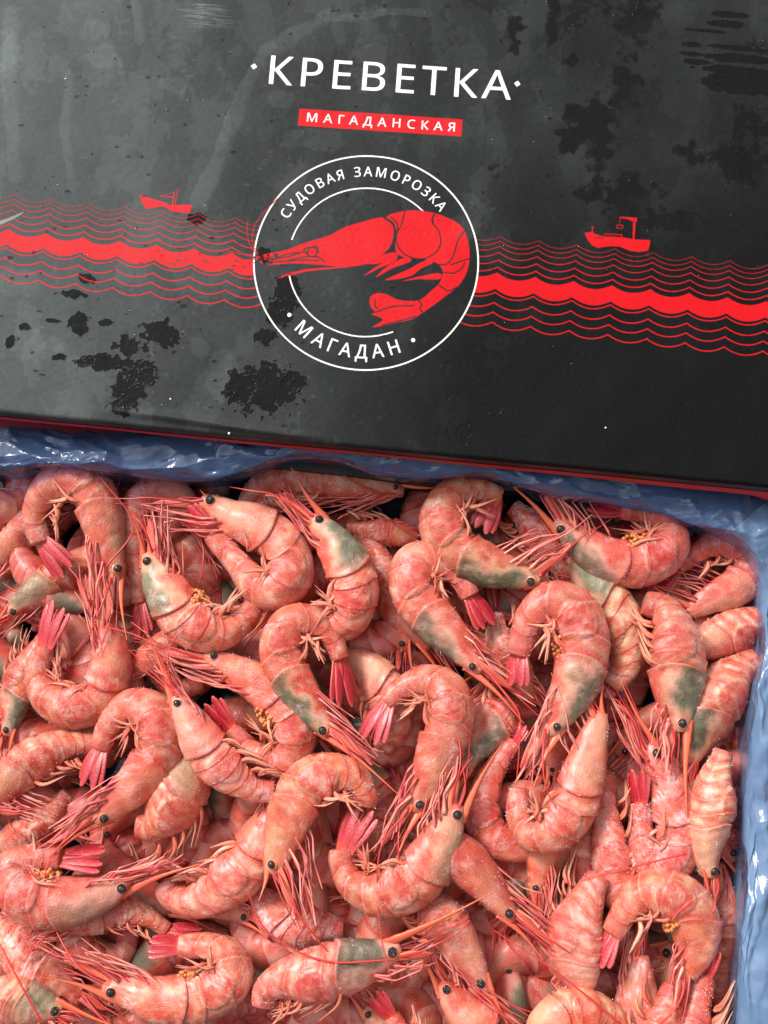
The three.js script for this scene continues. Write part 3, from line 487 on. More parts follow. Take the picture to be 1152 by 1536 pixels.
{
  const lid = thing('carton_lid', 'black printed carton lid with red shrimp emblem, frosty and wet', 'carton');  // the loose lid of the carton, a separate piece
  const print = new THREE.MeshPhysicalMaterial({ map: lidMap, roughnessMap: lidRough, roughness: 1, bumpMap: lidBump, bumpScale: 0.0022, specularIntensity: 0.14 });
  const dent = (u, v) => { // soft warping of wet card, with a buckled front edge on the left
    const x = u / LW + 0.5; let d = 0.0007 * PN.noise(u * 22, v * 22, 4) + 0.0002 * PN.noise(u * 90, v * 90, 1);
    const ridge = 0.0042 - 0.0022 * sstep(0.26, 0.40, x); d += 0.0012 * Math.exp(-(((v - ridge) / 0.0012) ** 2)) * sstep(0.2, 0.28, x) * sstep(0.46, 0.38, x) - 0.0010 * sstep(ridge, 0.0012, v) * sstep(0.2, 0.28, x) * sstep(0.46, 0.38, x);
    return d;
  };
  const R = 0.0016, uvAt = (u, v) => [(u - u0) / LW, clamp(v / LH, 0, 1)];
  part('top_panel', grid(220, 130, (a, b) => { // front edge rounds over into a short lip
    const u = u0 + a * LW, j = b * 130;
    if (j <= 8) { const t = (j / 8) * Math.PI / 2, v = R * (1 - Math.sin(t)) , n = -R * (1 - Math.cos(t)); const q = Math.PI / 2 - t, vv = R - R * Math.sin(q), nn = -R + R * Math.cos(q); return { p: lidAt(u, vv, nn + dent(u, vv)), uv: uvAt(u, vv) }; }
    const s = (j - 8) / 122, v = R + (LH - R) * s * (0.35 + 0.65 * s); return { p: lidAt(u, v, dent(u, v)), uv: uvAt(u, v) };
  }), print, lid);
  const black = new THREE.MeshPhysicalMaterial({ color: new THREE.Color(0.012, 0.012, 0.013), roughness: 0.4 }), red = new THREE.MeshPhysicalMaterial({ color: new THREE.Color(0.42, 0.012, 0.02), roughness: 0.4, bumpMap: shellBump, bumpScale: 0.0002 });
  const wall = (ua, va, ub, vb, top, bot, out0, out1, th) => { // upright band from (ua,va) to (ub,vb), with thickness th
    const dx = ub - ua, dz = vb - va, l = Math.hypot(dx, dz), nx = dz / l, nz = -dx / l; // outward
    const gs = [], n = 60;
    const face = (o) => grid(n, 4, (a, b) => { const t = typeof top === 'function' ? top(a) : top, q = typeof bot === 'function' ? bot(a) : bot, ou = mix(out0, typeof out1 === 'function' ? out1(a) : out1, b) - o, u = mix(ua, ub, a) + nx * ou, v = mix(va, vb, a) + nz * ou; return { p: lidAt(u, v, mix(t, q, b) + (Math.abs(va) < 0.01 ? dent(u, 0.0005) : 0)), uv: [a * l * 30, b * 0.2] }; });
    const a = face(0), c = face(th); c.index.array.reverse(); c.computeVertexNormals(); gs.push(a, c);
    const strip = (b) => grid(n, 1, (a, s) => { const t = typeof top === 'function' ? top(a) : top, q = typeof bot === 'function' ? bot(a) : bot, ou = mix(out0, typeof out1 === 'function' ? out1(a) : out1, b) - s * th, u = mix(ua, ub, a) + nx * ou, v = mix(va, vb, a) + nz * ou; return { p: lidAt(u, v, mix(t, q, b) + (Math.abs(va) < 0.01 ? dent(u, 0.0005) : 0)), uv: [a, s] }; });
    gs.push(strip(1)); return mergeGeometries(gs);
  };
  part('front_wall', wall(u0, 0, -u0, 0, -R + 0.0002, -0.0043, 0, 0.0006, 0.001), black, lid);
  part('red_trim', wall(u0, 0, -u0, 0, -0.0043, (a) => -0.0066 - 0.0012 * PN.noise(a * 7, 1, 1), 0.0008, (a) => 0.0012 + 0.0009 * sstep(0.5, 1, a), 0.0012), red, lid);
  part('side_wall', wall(u0, LH, u0, 0.045, -R, -0.128, 0, 0, 0.001), black, lid); part('side_wall', wall(-u0, 0.045, -u0, LH, -R, -0.128, 0, 0, 0.001), black, lid);
  part('back_wall', wall(-u0, LH, u0, LH, -R, -0.128, 0, 0, 0.001), black, lid);
  // the corner flap that shows red at the right end
  const fl = (px, py, hh) => at(px, py, hh * MM);
  part('corner_flap', grid(14, 4, (a, b) => { const top = fl(mix(1046, 1175, a), mix(720, 735, a), 22), bot = fl(mix(1046, 1175, a), mix(721, 756, a), 19); return { p: top.lerp(bot, b).addScaledVector(Y, 0.0006 * Math.sin(a * 5)), uv: [a, b] }; }), new THREE.MeshPhysicalMaterial({ color: new THREE.Color(0.5, 0.015, 0.03), roughness: 0.42, side: THREE.DoubleSide }), lid);
  { // torn white paper fibre on the edge
    reseed(8); const bits = [];
    for (let k = 0; k < 6; k++) { const q = at(1062 + rr(0, 16), 717 + rr(0, 10), 29.5 + rr(-1, 2)), t = new THREE.IcosahedronGeometry(rr(0.0007, 0.0016), 1); t.scale(1, 0.45, rr(0.4, 0.9)); t.rotateY(rr(0, 6)); t.rotateX(rr(-1, 1)); bits.push(t.translate(q.x, q.y, q.z)); }
    const paper = new THREE.MeshStandardMaterial({ color: new THREE.Color(0.7, 0.66, 0.6), roughness: 0.9 }); for (const b of bits) part('torn_paper', b, paper, lid);
  }
  lid.position.copy(LIDC); lid.children.forEach((m) => m.geometry.translate(-LIDC.x, -LIDC.y, -LIDC.z));
  // droplets and ice crumbs lying on it
  const bead = new THREE.SphereGeometry(1, 8, 4, 0, Math.PI * 2, 0, Math.PI / 2), water = new THREE.MeshPhysicalMaterial({ color: 0xffffff, roughness: 0.03, transmission: 1, thickness: 0.001, ior: 1.33 });
  reseed(33); const spots = [];
  for (let k = 0; k < 4200; k++) { const px = rr(0, 1152), py = rr(0, 620), w = 0.25 + 0.75 * sstep(600, 800, px) * sstep(480, 330, py); if (rnd() > w * sstep(0.42, 0.6, 0.5 + fbm(px * 0.008, py * 0.008, 3, 3))) continue; spots.push([px, py, rr(0.00012, 0.00034) * (rnd() < 0.07 ? 1.7 : 1)]); }
  const inst = new THREE.InstancedMesh(bead, water, spots.length), mt = new THREE.Matrix4(), qt = new THREE.Quaternion().setFromUnitVectors(Y, LN);
  spots.forEach(([px, py, r], i) => { const [u, v] = lidUV(px, py); mt.compose(lidAt(u, v, dent(u, v) - 0.00002), qt, V3(r, r * 0.6, r)); inst.setMatrixAt(i, mt); });
  inst.name = 'water_droplet'; inst.userData = { label: 'tiny clear water droplets beaded on the black lid', category: 'droplets', kind: 'stuff' }; scene.add(inst);
  const ice = new THREE.MeshPhysicalMaterial({ color: new THREE.Color(0.85, 0.85, 0.86), roughness: 0.3 });
  for (const [px, py, r, label] of [[343, 651, 1.7, 'white ice crumb on the red front edge of the lid'], [908, 642, 1.3, 'white ice crumb on the bare black lid, lower right'], [98, 118, 1.1, 'white ice crumb on the grey frosted upper left of the lid'], [256, 599, 1.3, 'white ice crumb beside the dark wet patch on the lid']]) {
    const g = new THREE.IcosahedronGeometry(r * PX, 1), p = g.attributes.position; for (let i = 0; i < p.count; i++) { const k = 1 + 0.35 * PN.noise(p.getX(i) * 3000, p.getY(i) * 3000, p.getZ(i) * 3000 + px); p.setXYZ(i, p.getX(i) * k, p.getY(i) * k * 0.7, p.getZ(i) * k); } g.computeVertexNormals();
    const m = new THREE.Mesh(g, ice); m.name = numbered('ice_crumb'); m.userData = { label, category: 'ice' }; m.castShadow = true;
    if (py > 645) m.position.copy(at(px, py, 30)); const [u, v] = lidUV(px, py); m.position.copy(lidAt(u, Math.max(v, 0.0005), dent(u, Math.max(v, 0.0005)) + r * PX * 0.5)); scene.add(m);
  }
}
{ // open carton under the bag
  const box = thing('carton_box', 'open black carton with dark red inside, lined by the blue bag', 'box');
  const dark = new THREE.MeshStandardMaterial({ color: new THREE.Color(0.01, 0.01, 0.011), roughness: 0.5 }), maroon = new THREE.MeshStandardMaterial({ color: new THREE.Color(0.2, 0.012, 0.03), roughness: 0.6 });
  const B0 = at(-130, 640, 0), B1 = at(1185, 772, 0), fwdZ = BACK.clone().negate(), len = 0.27;
  const slab = (a, b, y0, y1, th, m, name) => { const d = b.clone().sub(a), l = d.length(); d.normalize(); const g = new THREE.BoxGeometry(l, y1 - y0, th); g.rotateY(Math.atan2(-d.z, d.x)); const c = a.clone().lerp(b, 0.5); g.translate(c.x, (y0 + y1) / 2, c.z); part(name, g, m, box); };
  const C0 = B0.clone().addScaledVector(fwdZ, len), C1 = B1.clone().addScaledVector(fwdZ, len);
  slab(B0, B1, -0.1, 0.002, 0.004, dark, 'back_wall'); slab(B0, C0, -0.1, 0.007, 0.004, dark, 'side_wall'); slab(B1.clone().addScaledVector(U, 0.012), C1.clone().addScaledVector(U, -0.0), -0.1, 0.004, 0.004, dark, 'side_wall'); slab(C0, C1, -0.1, 0.007, 0.004, dark, 'front_wall');
  const g = new THREE.BufferGeometry(), f = [B0, B1, C1, C0].flatMap((p) => [p.x, -0.097, p.z]); g.setAttribute('position', new THREE.Float32BufferAttribute(f, 3)); g.setIndex([0, 2, 1, 0, 3, 2]); g.computeVertexNormals(); part('base', g, dark, box);
  // inner back flap lying open under the lid
  part('back_flap', grid(8, 3, (a, b) => ({ p: B0.clone().lerp(B1, a).addScaledVector(BACK, b * 0.04).addScaledVector(Y, 0.0085 + 0.001 * Math.sin(a * 9) - 0.010 * b), uv: [a, b] })), maroon.clone(), box).material.side = THREE.DoubleSide;
}
{ // blue bag lining the carton, its rim turned over the back and right walls
  const bag = thing('bag_liner', 'blue translucent plastic bag lining the carton around the shrimps', 'plastic bag');
  const film = new THREE.MeshPhysicalMaterial({ color: new THREE.Color(0.22, 0.38, 0.78), roughness: 0.07, transmission: 0.77, thickness: 0, side: THREE.DoubleSide, specularIntensity: 1, ior: 1.5, bumpMap: crinkle, bumpScale: 0.007 });
  const edge = [[-60, 704, 12], [0, 706, 12], [60, 700, 12], [110, 701, 12.5], [160, 710, 12], [240, 716, 12], [320, 718, 13], [380, 702, 14], [430, 688, 15], [500, 690, 16], [560, 708, 16], [640, 716, 16], [720, 712, 16], [780, 728, 16], [840, 745, 16], [920, 755, 15], [990, 768, 14], [1040, 788, 13], [1085, 800, 12], [1118, 822, 11], [1140, 860, 10], [1146, 920, 9], [1144, 985, 8], [1132, 1040, 8], [1124, 1110, 8], [1120, 1190, 8], [1121, 1270, 8], [1118, 1340, 8], [1110, 1420, 8], [1103, 1500, 8], [1095, 1600, 8]];
  const C = new THREE.CatmullRomCurve3(edge.map((e) => at(e[0], e[1], e[2])).map((p, i) => at(edge[i][0], edge[i][1], edge[i][2] * MM)), false, 'centripetal'), NU = 700, NV = 90;
  const ridged = (x, y, z) => { let s = 0, a = 1, f = 1; for (let i = 0; i < 3; i++) { s += a * (1 - Math.abs(PN.noise(x * f, y * f, z)) * 2.4); a *= 0.45; f *= 2.1; } return s; };
  const prof = [[-0.028, 0.002], [-0.012, 0.0008], [-0.001, 0], [0.0016, 0.0008], [0.0028, 0.003], [0.0034, 0.008], [0.0016, 0.015], [-0.004, 0.022], [-0.014, 0.03], [-0.04, 0.04]]; // height over the edge, distance outward
  const pc = new THREE.CatmullRomCurve3(prof.map((q) => V3(q[1], q[0], 0)), false, 'centripetal');
  const sheet = (a0, a1, lean0, lean1) => grid(Math.round(NU * (a1 - a0)), NV, (aa, b) => { const a = clamp(mix(a0 + lean0 * b, a1 + lean1 * b, aa), 0, 0.9999);
    const p = C.getPoint(a), T = C.getTangent(a), out = V3(T.z, 0, -T.x).normalize(), q = pc.getPoint(b), s = a * 30, right = sstep(0.62, 0.72, a);
    const amp = sstep(0.1, 0.4, b);
    const fold = (x, y, z) => Math.abs(PN.noise(x, y, z)), wob = PN.noise(s * 0.5, b * 3, 2) * 1.2, soft = PN.noise(s * 0.45, b * 1.3, 8);
    const n = amp * (0.0012 * soft + 0.0022 * (fold(s * 0.55 + wob * 0.5, b * 2.2 + s * 0.15, 3.5) - 0.2) - 0.0013 * (fold(s * 1.3 + b * 4, b * 5 - s * 0.5 + wob, 9.1) - 0.2) + 0.0007 * (fold(s * 3.1 - b * 6, b * 9 + wob, 1.7) - 0.2) + 0.0016 * right * (fold(s * 0.3, b * 9 + wob * 0.6, 2) - 0.2));
    return { p: p.addScaledVector(out, q.x * (1 + 0.2 * soft * amp) * mix(0.72, 1.15, sstep(0.12, 0.19, a)) + n * 0.6).addScaledVector(Y, q.y + n), uv: [a * 6, b * 0.9] };
  });
  const doubled = film.clone(); doubled.transmission = 0.66; doubled.color.setRGB(0.3, 0.5, 0.84); doubled.roughness = 0.1;
  part('film', sheet(0, 0.585, 0, 0.055), film, bag); part('doubled_fold', sheet(0.585, 1, 0.055, 0), doubled, bag);
  const floor = edge.map((e) => e), g = new THREE.PlaneGeometry(0.36, 0.3, 4, 4); g.rotateX(-Math.PI / 2); g.translate(-0.02, -0.046, 0.11); part('bag_floor', g, film, bag);
}

// ---------------------------------------------------------------- the shrimps one can tell apart, head first along each back
shrimp('curled shrimp touching the bag rim at the upper left, head hanging down', [[174, 866], [160, 820], [150, 776], [134, 736], [100, 722], [68, 740], [53, 776], [61, 815]], 80, 1, { fan: [104, 866], g: 0.25, olive: 0.1, pale: 0.15, red: 0.4, legs: 8, ldir: [165, 990], rost: [190, 960], feel: [[[160, 850], [200, 790], [150, 715]]] });
shrimp('straight olive-backed shrimp at the left edge under the topmost curled one, eye at lower left', [[14, 919], [50, 892], [100, 860], [150, 832], [200, 815]], 68, -10, { g: 0.55, olive: 0.3, pale: 0.5, side: 1, roll: 35, fan: 0, rost: [-30, 960] });
shrimp('reddish shrimp shell at the far left edge just below the bag', [[-14, 850], [20, 815], [60, 770], [95, 730]], 62, -13, { side: 1, roll: 20, fan: 0, red: 0.5 });
shrimp('upright U-shaped shrimp on the left with its red tail fan pointing up', [[152, 922], [164, 965], [163, 1005], [146, 1045], [108, 1058], [73, 1046], [57, 1012], [68, 972]], 80, -2, { fan: [92, 898], pale: 0.3, red: 0.2, rost: [150, 850], legs: 5, ldir: [130, 850] });
shrimp('green-backed shrimp at the left edge, head down', [[12, 1100], [24, 1050], [42, 1000], [66, 955]], 62, -9, { g: 1, olive: 0.75, pale: 0.5, side: -1, roll: 50, fan: 0 });
shrimp('roe-bearing shrimp with grey-green stripe, head up, right of the topmost curled one', [[224, 834], [248, 880], [280, 926], [326, 948], [364, 930], [382, 908]], 86, 3, { g: 0.7, olive: 0.2, pale: 0.2, roe: 1, red: 0.35, fan: [398, 892], ldir: [215, 720], legs: 9, rost: [200, 780] });
shrimp('pale pink shrimp arched beneath the roe shrimp, tail stump straight down', [[296, 786], [272, 746], [236, 736], [208, 760], [202, 812], [208, 870], [210, 905]], 58, -7, { pale: 0.55, frost: 0.5, fan: [216, 960], legs: 4 });
shrimp('whitish-headed curled shrimp with its eye at the bag rim, red tail inside the curl', [[306, 752], [345, 776], [392, 796], [428, 830], [430, 870], [398, 884], [360, 846], [318, 800]], 84, 4, { pale: 0.75, frost: 0.45, g: 0.1, fan: [272, 758], c: 0.3, red: 0.3, rost: [300, 735], ldir: [230, 750] });
shrimp('frosty shrimp in the shade of the lid against the bag, eye to the right', [[602, 738], [555, 728], [500, 724], [440, 716], [395, 728], [370, 758], [365, 800]], 66, -8, { frost: 0.5, red: 0.5, fan: [385, 830], legs: 9, ldir: [420, 760], g: 0.3, olive: 0.4 });
shrimp('shrimp with a grey-green saddle below the middle of the bag rim, beak pointing up left', [[470, 778], [500, 818], [522, 855], [530, 895], [518, 932], [488, 935], [470, 905]], 84, 5, { g: 1, olive: 0.15, pale: 0.25, fan: 0, rost: [437, 702], ldir: [405, 720], c: 0.38, legs: 5, red: 0.4 });
shrimp('dusky frosted shrimp standing head down behind the green-saddled one', [[607, 972], [594, 918], [578, 866], [560, 822], [536, 796]], 60, -10, { frost: 0.6, pale: 0.1, side: -1, roll: 40, fan: 0, red: 0.4, ldir: [600, 1030] });
shrimp('curled shrimp with an olive head by the bag rim, tail folded to the centre', [[806, 868], [765, 858], [720, 842], [680, 815], [664, 776], [680, 742], [712, 735], [752, 748]], 84, 4, { g: 1.1, olive: 0.8, pale: 0.45, fan: [728, 800], red: 0.3, rost: [888, 886], ldir: [850, 830] });
shrimp('shrimp with banded cream back, beak pointing to the lower right at the heap centre', [[720, 1003], [685, 962], [648, 922], [622, 884], [622, 848], [650, 840], [690, 868], [706, 895]], 82, 2, { g: 0.8, olive: 0.25, pale: 0.6, fan: [738, 950], rost: [786, 1085], ldir: [800, 1070], legs: 5 });
shrimp('fat curled shrimp with yellow roe and a dark olive back edge, right of centre', [[824, 1096], [846, 1055], [866, 1010], [872, 965], [862, 922], [832, 904], [800, 922], [786, 955], [777, 985]], 90, 6, { g: 0.75, olive: 0.5, roe: 1, red: 0.4, pale: 0.2, fan: [772, 1040], ldir: [790, 1190], rost: [800, 1180], legs: 8, c: 0.33 });
shrimp('cream-banded shrimp showing its back, grey-green head hidden under the olive-headed one', [[858, 840], [888, 880], [922, 920], [940, 962], [938, 1002], [914, 1030]], 88, -3, { g: 0.7, olive: 0.25, pale: 1.05, roll: 38, fan: [895, 1050], rost: 0, eye: 0, c: 0.3, legs: 2 });
shrimp('orange-pink curled shrimp along the bag rim at the upper right, eye to the left', [[838, 783], [872, 812], [915, 838], [965, 842], [1000, 818], [998, 785], [965, 768], [930, 764]], 84, 3, { g: 0.65, olive: 0.35, roe: 1, red: 0.5, pale: 0.1, fan: [872, 756], rost: [752, 715], ldir: [800, 720], legs: 5 });
shrimp('orange-red curled shrimp in the upper right corner beside the bag', [[1030, 918], [1065, 898], [1104, 878], [1124, 850], [1108, 822], [1072, 818], [1038, 836], [1015, 850]], 70, -5, { g: 0.3, olive: 1, red: 0.5, pale: 0.1, eye: 0, rost: 0, ldir: [1000, 900] });
shrimp('shrimp with a big pale pink plate, its dark green head pointing down, at the right', [[1016, 1092], [1014, 1045], [1013, 1000], [1010, 955], [994, 915], [966, 905]], 96, 5, { g: 1, olive: 0.4, pale: 0.55, fan: 0, rost: [1030, 1225], ldir: [995, 1190], c: 0.38, red: 0.35 });
shrimp('cream-bellied shrimp body lying across at the right edge beside the bag', [[1036, 978], [1075, 958], [1112, 940], [1165, 915]], 72, -5, { side: 1, pale: 0.9, roll: 40, eye: 0, rost: 0, fan: 0, legs: 0, c: 0.3, pleo: 0 });
shrimp('fat shrimp with banded back and dark green head wedged beside the right bag wall', [[1032, 1140], [1048, 1095], [1072, 1048], [1102, 1010], [1135, 988]], 92, -1, { side: 1, g: 1, olive: 0.45, pale: 0.7, roll: 42, eye: 0, rost: 0, fan: 0, legs: 0, pleo: 0, frost: 0.4 });
shrimp('pale banded shrimp seen from above, head down, beside the right bag wall', [[1062, 1312], [1060, 1268], [1064, 1220], [1072, 1170], [1086, 1126]], 76, 4, { side: 1, pale: 1.1, roll: 66, fan: 0, rost: [1072, 1390], ldir: [1060, 1390], legs: 4, pleo: 0, depth: 0.9 });
shrimp('small pink shrimp pinched between the bag wall and the pale banded one', [[1120, 1290], [1118, 1220], [1112, 1160], [1108, 1090]], 50, -12, { side: -1, roll: 30, fan: 0, pale: 0.4 });
shrimp('hook-shaped shrimp with its head up and tail stump inside, right of centre', [[900, 1072], [886, 1115], [872, 1165], [856, 1212], [828, 1246], [797, 1250], [779, 1225], [779, 1182]], 78, 5, { pale: 0.5, fan: 0, legs: 5, c: 0.38, rost: [905, 1020], ldir: [860, 1010], frost: 0.4, eye: 0, g: 0.15 });
shrimp('shadowed shrimp with a black eye inside the hook-shaped one', [[832, 1160], [840, 1115], [848, 1060], [850, 1020]], 56, -7, { side: 1, fan: 0, ldir: [815, 1240], red: 0.4 });
shrimp('smooth coral U-shaped shrimp left of the hook-shaped one, mostly hidden', [[835, 1240], [790, 1266], [748, 1258], [727, 1228], [730, 1186], [750, 1142], [772, 1112]], 66, -5, { pale: 0.2, red: 0.3, frost: 0.4, eye: 0, rost: 0, fan: [790, 1080], legs: 2, pleo: 0 });
shrimp('curled shrimp in the middle of the heap with green back edge and red tail fan', [[494, 1100], [464, 1056], [437, 1014], [424, 972], [436, 938], [468, 932], [496, 954], [511, 990]], 74, 7, { g: 0.85, olive: 0.5, pale: 0.2, fan: [520, 1066], rost: [598, 1192], ldir: [560, 1150], red: 0.2, legs: 6, c: 0.35 });
shrimp('large arched shrimp right of the middle, red tail fan spread at its left', [[620, 1212], [640, 1168], [656, 1126], [672, 1082], [670, 1042], [640, 1022], [606, 1032], [578, 1054]], 80, 7, { pale: 0.25, red: 0.3, fan: [546, 1122], ldir: [565, 1310], legs: 8, rost: [590, 1300], spread: 1.2, c: 0.36, g: 0.12, olive: 0.6, feel: [[[612, 1215], [572, 1270], [570, 1390], [588, 1475, 12]]] });
shrimp('pale frosted shrimp body behind the two arched shrimps at the middle', [[520, 980], [553, 1008], [583, 1050], [592, 1095], [570, 1125]], 80, -6, { pale: 0.9, roll: 40, frost: 0.5, eye: 0, rost: 0, fan: 0, legs: 0 });
shrimp('curled coral shrimp below the middle, head at lower left with long red legs', [[412, 1306], [424, 1262], [440, 1218], [462, 1180], [498, 1162], [532, 1168], [548, 1192], [546, 1210]], 84, 9, { pale: 0.25, red: 0.2, fan: 0, ldir: [440, 1370], legs: 9, rost: [388, 1352], g: 0.15, olive: 0.1, c: 0.4 });
shrimp('U-shaped shrimp at lower centre, tail fan standing up inside and head up right', [[684, 1210], [662, 1255], [638, 1298], [604, 1330], [565, 1338], [530, 1324], [513, 1292], [512, 1274]], 88, 8, { pale: 0.3, frost: 0.45, g: 0.4, olive: 0.25, fan: [552, 1198], rost: [755, 1112], ldir: [700, 1120], legs: 6, c: 0.36, spread: 1.1 });
shrimp('broad coral shrimp back slanting at lower left of centre, no head in view', [[424, 1196], [402, 1245], [374, 1290], [336, 1328], [290, 1352], [256, 1342], [246, 1322]], 88, -1, { pale: 0.6, eye: 0, rost: 0, fan: 0, c: 0.3, legs: 3, roll: 14 });
shrimp('shrimp with whitish head at the left of the middle, long red legs fanning up left', [[268, 1046], [290, 1086], [318, 1130], [352, 1164], [384, 1184], [412, 1186]], 76, 7, { pale: 0.75, g: 0.08, fan: 0, rost: [215, 940], ldir: [190, 960], legs: 9, feel: [[[262, 1040], [225, 965], [140, 935]]], c: 0.4 });
shrimp('coral roe-bearing shrimp behind the whitish-headed one, tail fan pointing left', [[310, 985], [350, 1006], [394, 1032], [432, 1072], [440, 1112], [420, 1140], [384, 1130], [345, 1094]], 76, 2, { pale: 0.15, red: 0.35, roe: 1, fan: [308, 1045], rost: [235, 950], ldir: [215, 965], legs: 7, frost: 0.45 });
shrimp('curled shrimp at the left with purple-red tail fan pointing down and a leg bundle', [[146, 1228], [180, 1196], [215, 1160], [238, 1116], [230, 1076], [198, 1060], [168, 1084], [150, 1124]], 82, 4, { pale: 0.3, fan: [128, 1188], ldir: [60, 1290], legs: 10, rost: [80, 1280], red: 0.25, c: 0.36 });
shrimp('orange-backed shrimp at the left edge with folded legs below it', [[-18, 1208], [18, 1168], [58, 1136], [98, 1118], [145, 1116]], 74, -3, { side: 1, pale: 0.5, fan: [180, 1120], roll: 12, ldir: [60, 1215], g: 0.12, olive: 1 });
shrimp('flat pink shrimp shell low at the left edge', [[-14, 1280], [28, 1258], [70, 1228], [104, 1190]], 66, -10, { side: 1, roll: 35, frost: 0.5, fan: 0, red: 0.4, eye: 0, rost: 0 });
shrimp('thick coral shrimp back left of centre with a greyish head end up right', [[302, 1130], [282, 1170], [256, 1210], [226, 1240], [205, 1238]], 92, 0, { side: -1, roll: 24, pale: 0.45, g: 0.3, olive: 0.2, eye: 0, rost: 0, fan: 0, legs: 3, frost: 0.4 });
shrimp('shrimp at lower left with purple tail fan above its body, eye to the right', [[192, 1320], [150, 1340], [106, 1350], [62, 1348], [28, 1330], [20, 1304], [50, 1288], [92, 1288]], 86, 4, { pale: 0.35, frost: 0.5, g: 0.4, olive: 0.25, roe: 1, fan: [168, 1288], rost: [300, 1296], ldir: [300, 1290], legs: 8, red: 0.35, c: 0.38 });
shrimp('small frosty tail with a purple fan under the broad coral back', [[90, 1392], [140, 1380], [185, 1366], [220, 1376], [252, 1396]], 56, -5, { frost: 0.7, fan: [305, 1405], eye: 0, rost: 0, legs: 2 });
shrimp('frosted curled shrimp near the lower left corner with pink legs streaming left', [[160, 1480], [205, 1490], [252, 1498], [305, 1492], [344, 1468], [342, 1436], [308, 1420], [268, 1420]], 80, 5, { frost: 0.65, pale: 0.2, roe: 1, fan: [212, 1420], rost: [60, 1465], ldir: [70, 1430], legs: 10, red: 0.35, c: 0.38 });
shrimp('pale grey-green shrimp in the bottom left corner with one glossy eye', [[90, 1515], [52, 1508], [10, 1500], [-45, 1505]], 80, 2, { side: -1, roll: 38, g: 0.5, olive: 0.1, pale: 0.9, fan: 0, rost: [185, 1545], feel: [[[60, 1530], [25, 1465], [-8, 1400]]], legs: 4 });
shrimp('heavily frosted pink shrimp mass at the left edge above the bottom corner', [[118, 1502], [74, 1466], [36, 1428], [4, 1396], [-24, 1380]], 84, -6, { side: 1, roll: 35, frost: 1, eye: 0, rost: 0, fan: 0, legs: 3 });
shrimp('shrimp with a long red beak lying across the bottom, olive head to the right', [[596, 1424], [550, 1440], [508, 1452], [468, 1462], [428, 1468], [400, 1484], [394, 1510]], 86, 9, { side: -1, roll: 34, g: 0.95, olive: 0.45, pale: 0.7, fan: 0, rost: [740, 1338], rh: 14, ldir: [680, 1400], legs: 5, red: 0.3, frost: 0.4, feel: [[[590, 1440], [480, 1440], [395, 1390], [370, 1330]]] });
shrimp('frost-covered pink shrimp flat below the curled coral one at lower centre', [[378, 1336], [416, 1372], [460, 1388], [515, 1392]], 80, -9, { side: -1, frost: 1, roll: 45, eye: 0, rost: 0, fan: 0, legs: 0 });
shrimp('shrimp head with a rounded end right of lower centre, one black eye below', [[768, 1378], [744, 1345], [718, 1312], [690, 1288], [655, 1275]], 78, 5, { side: 1, roll: 32, pale: 0.35, fan: 0, c: 0.8, rost: [815, 1440], ldir: [830, 1430], legs: 5, red: 0.35 });
shrimp('pink shrimp head pointing down right between the long-beaked shrimp and the rounded head', [[724, 1480], [702, 1440], [680, 1404], [656, 1372], [630, 1342]], 78, 1, { side: -1, roll: 30, pale: 0.5, fan: 0, c: 0.6, ldir: [800, 1530], legs: 8, rost: [775, 1560] });
shrimp('coral shrimp head at the bottom edge, eye at its upper left, body running off below', [[662, 1478], [694, 1514], [730, 1552]], 76, 1, { side: -1, roll: 30, pale: 0.4, fan: 0, c: 0.75, rost: [620, 1410], ldir: [610, 1400] });
shrimp('small shadowed shrimp head at the bottom edge under the long-beaked shrimp', [[552, 1512], [576, 1545], [602, 1585]], 66, -6, { side: -1, fan: 0, c: 0.7, red: 0.4 });
shrimp('broken shrimp tail with a bright red fan at the bottom edge centre', [[660, 1680], [625, 1590], [604, 1552], [588, 1524]], 62, 3, { side: 1, fan: [556, 1484], red: 0.5, legs: 0 });
shrimp('narrow shrimp head hanging straight down below the hook-shaped shrimp', [[804, 1338], [810, 1300], [820, 1262], [826, 1230]], 58, -3, { side: 1, roll: 20, pale: 0.4, fan: 0, ldir: [800, 1420], c: 0.7, rost: [812, 1440] });
shrimp('cream-banded shrimp back with its tail end up, lower right of centre', [[876, 1490], [862, 1440], [866, 1388], [884, 1342], [898, 1312]], 92, 2, { side: -1, roll: 40, pale: 1, eye: 0, rost: 0, fan: 0, legs: 2, c: 0.25, frost: 0.4 });
shrimp('curled shrimp with an orange roe patch and red fan at lower right', [[1034, 1462], [1042, 1415], [1036, 1372], [1008, 1346], [970, 1340], [940, 1366], [918, 1402]], 84, 7, { roe: 1, pale: 0.3, fan: [890, 1456], eye: 0, rost: 0, red: 0.35, legs: 4, c: 0.3, spread: 1.2, feel: [[[1030, 1280], [960, 1298], [870, 1322]]] });
shrimp('frosty purple-pink shrimp head under the roe-patch shrimp at lower right', [[962, 1436], [956, 1480], [958, 1530], [970, 1580]], 80, -2, { side: 1, frost: 0.8, pale: 0.2, eye: 0, rost: 0, fan: 0, c: 0.6, roll: 20, red: 0.4 });
shrimp('pale shrimp tail limb at the bottom edge right, fan pointing up right', [[958, 1720], [972, 1625], [990, 1545], [1014, 1478]], 92, 4, { side: -1, pale: 0.5, fan: [1048, 1422], legs: 0 });
shrimp('red-tipped shrimp tail beside the pale limb at the bottom edge right', [[1008, 1720], [1028, 1605], [1042, 1525], [1056, 1462]], 84, 4, { side: 1, red: 0.45, pale: 0.15, fan: [1068, 1405], legs: 0 });
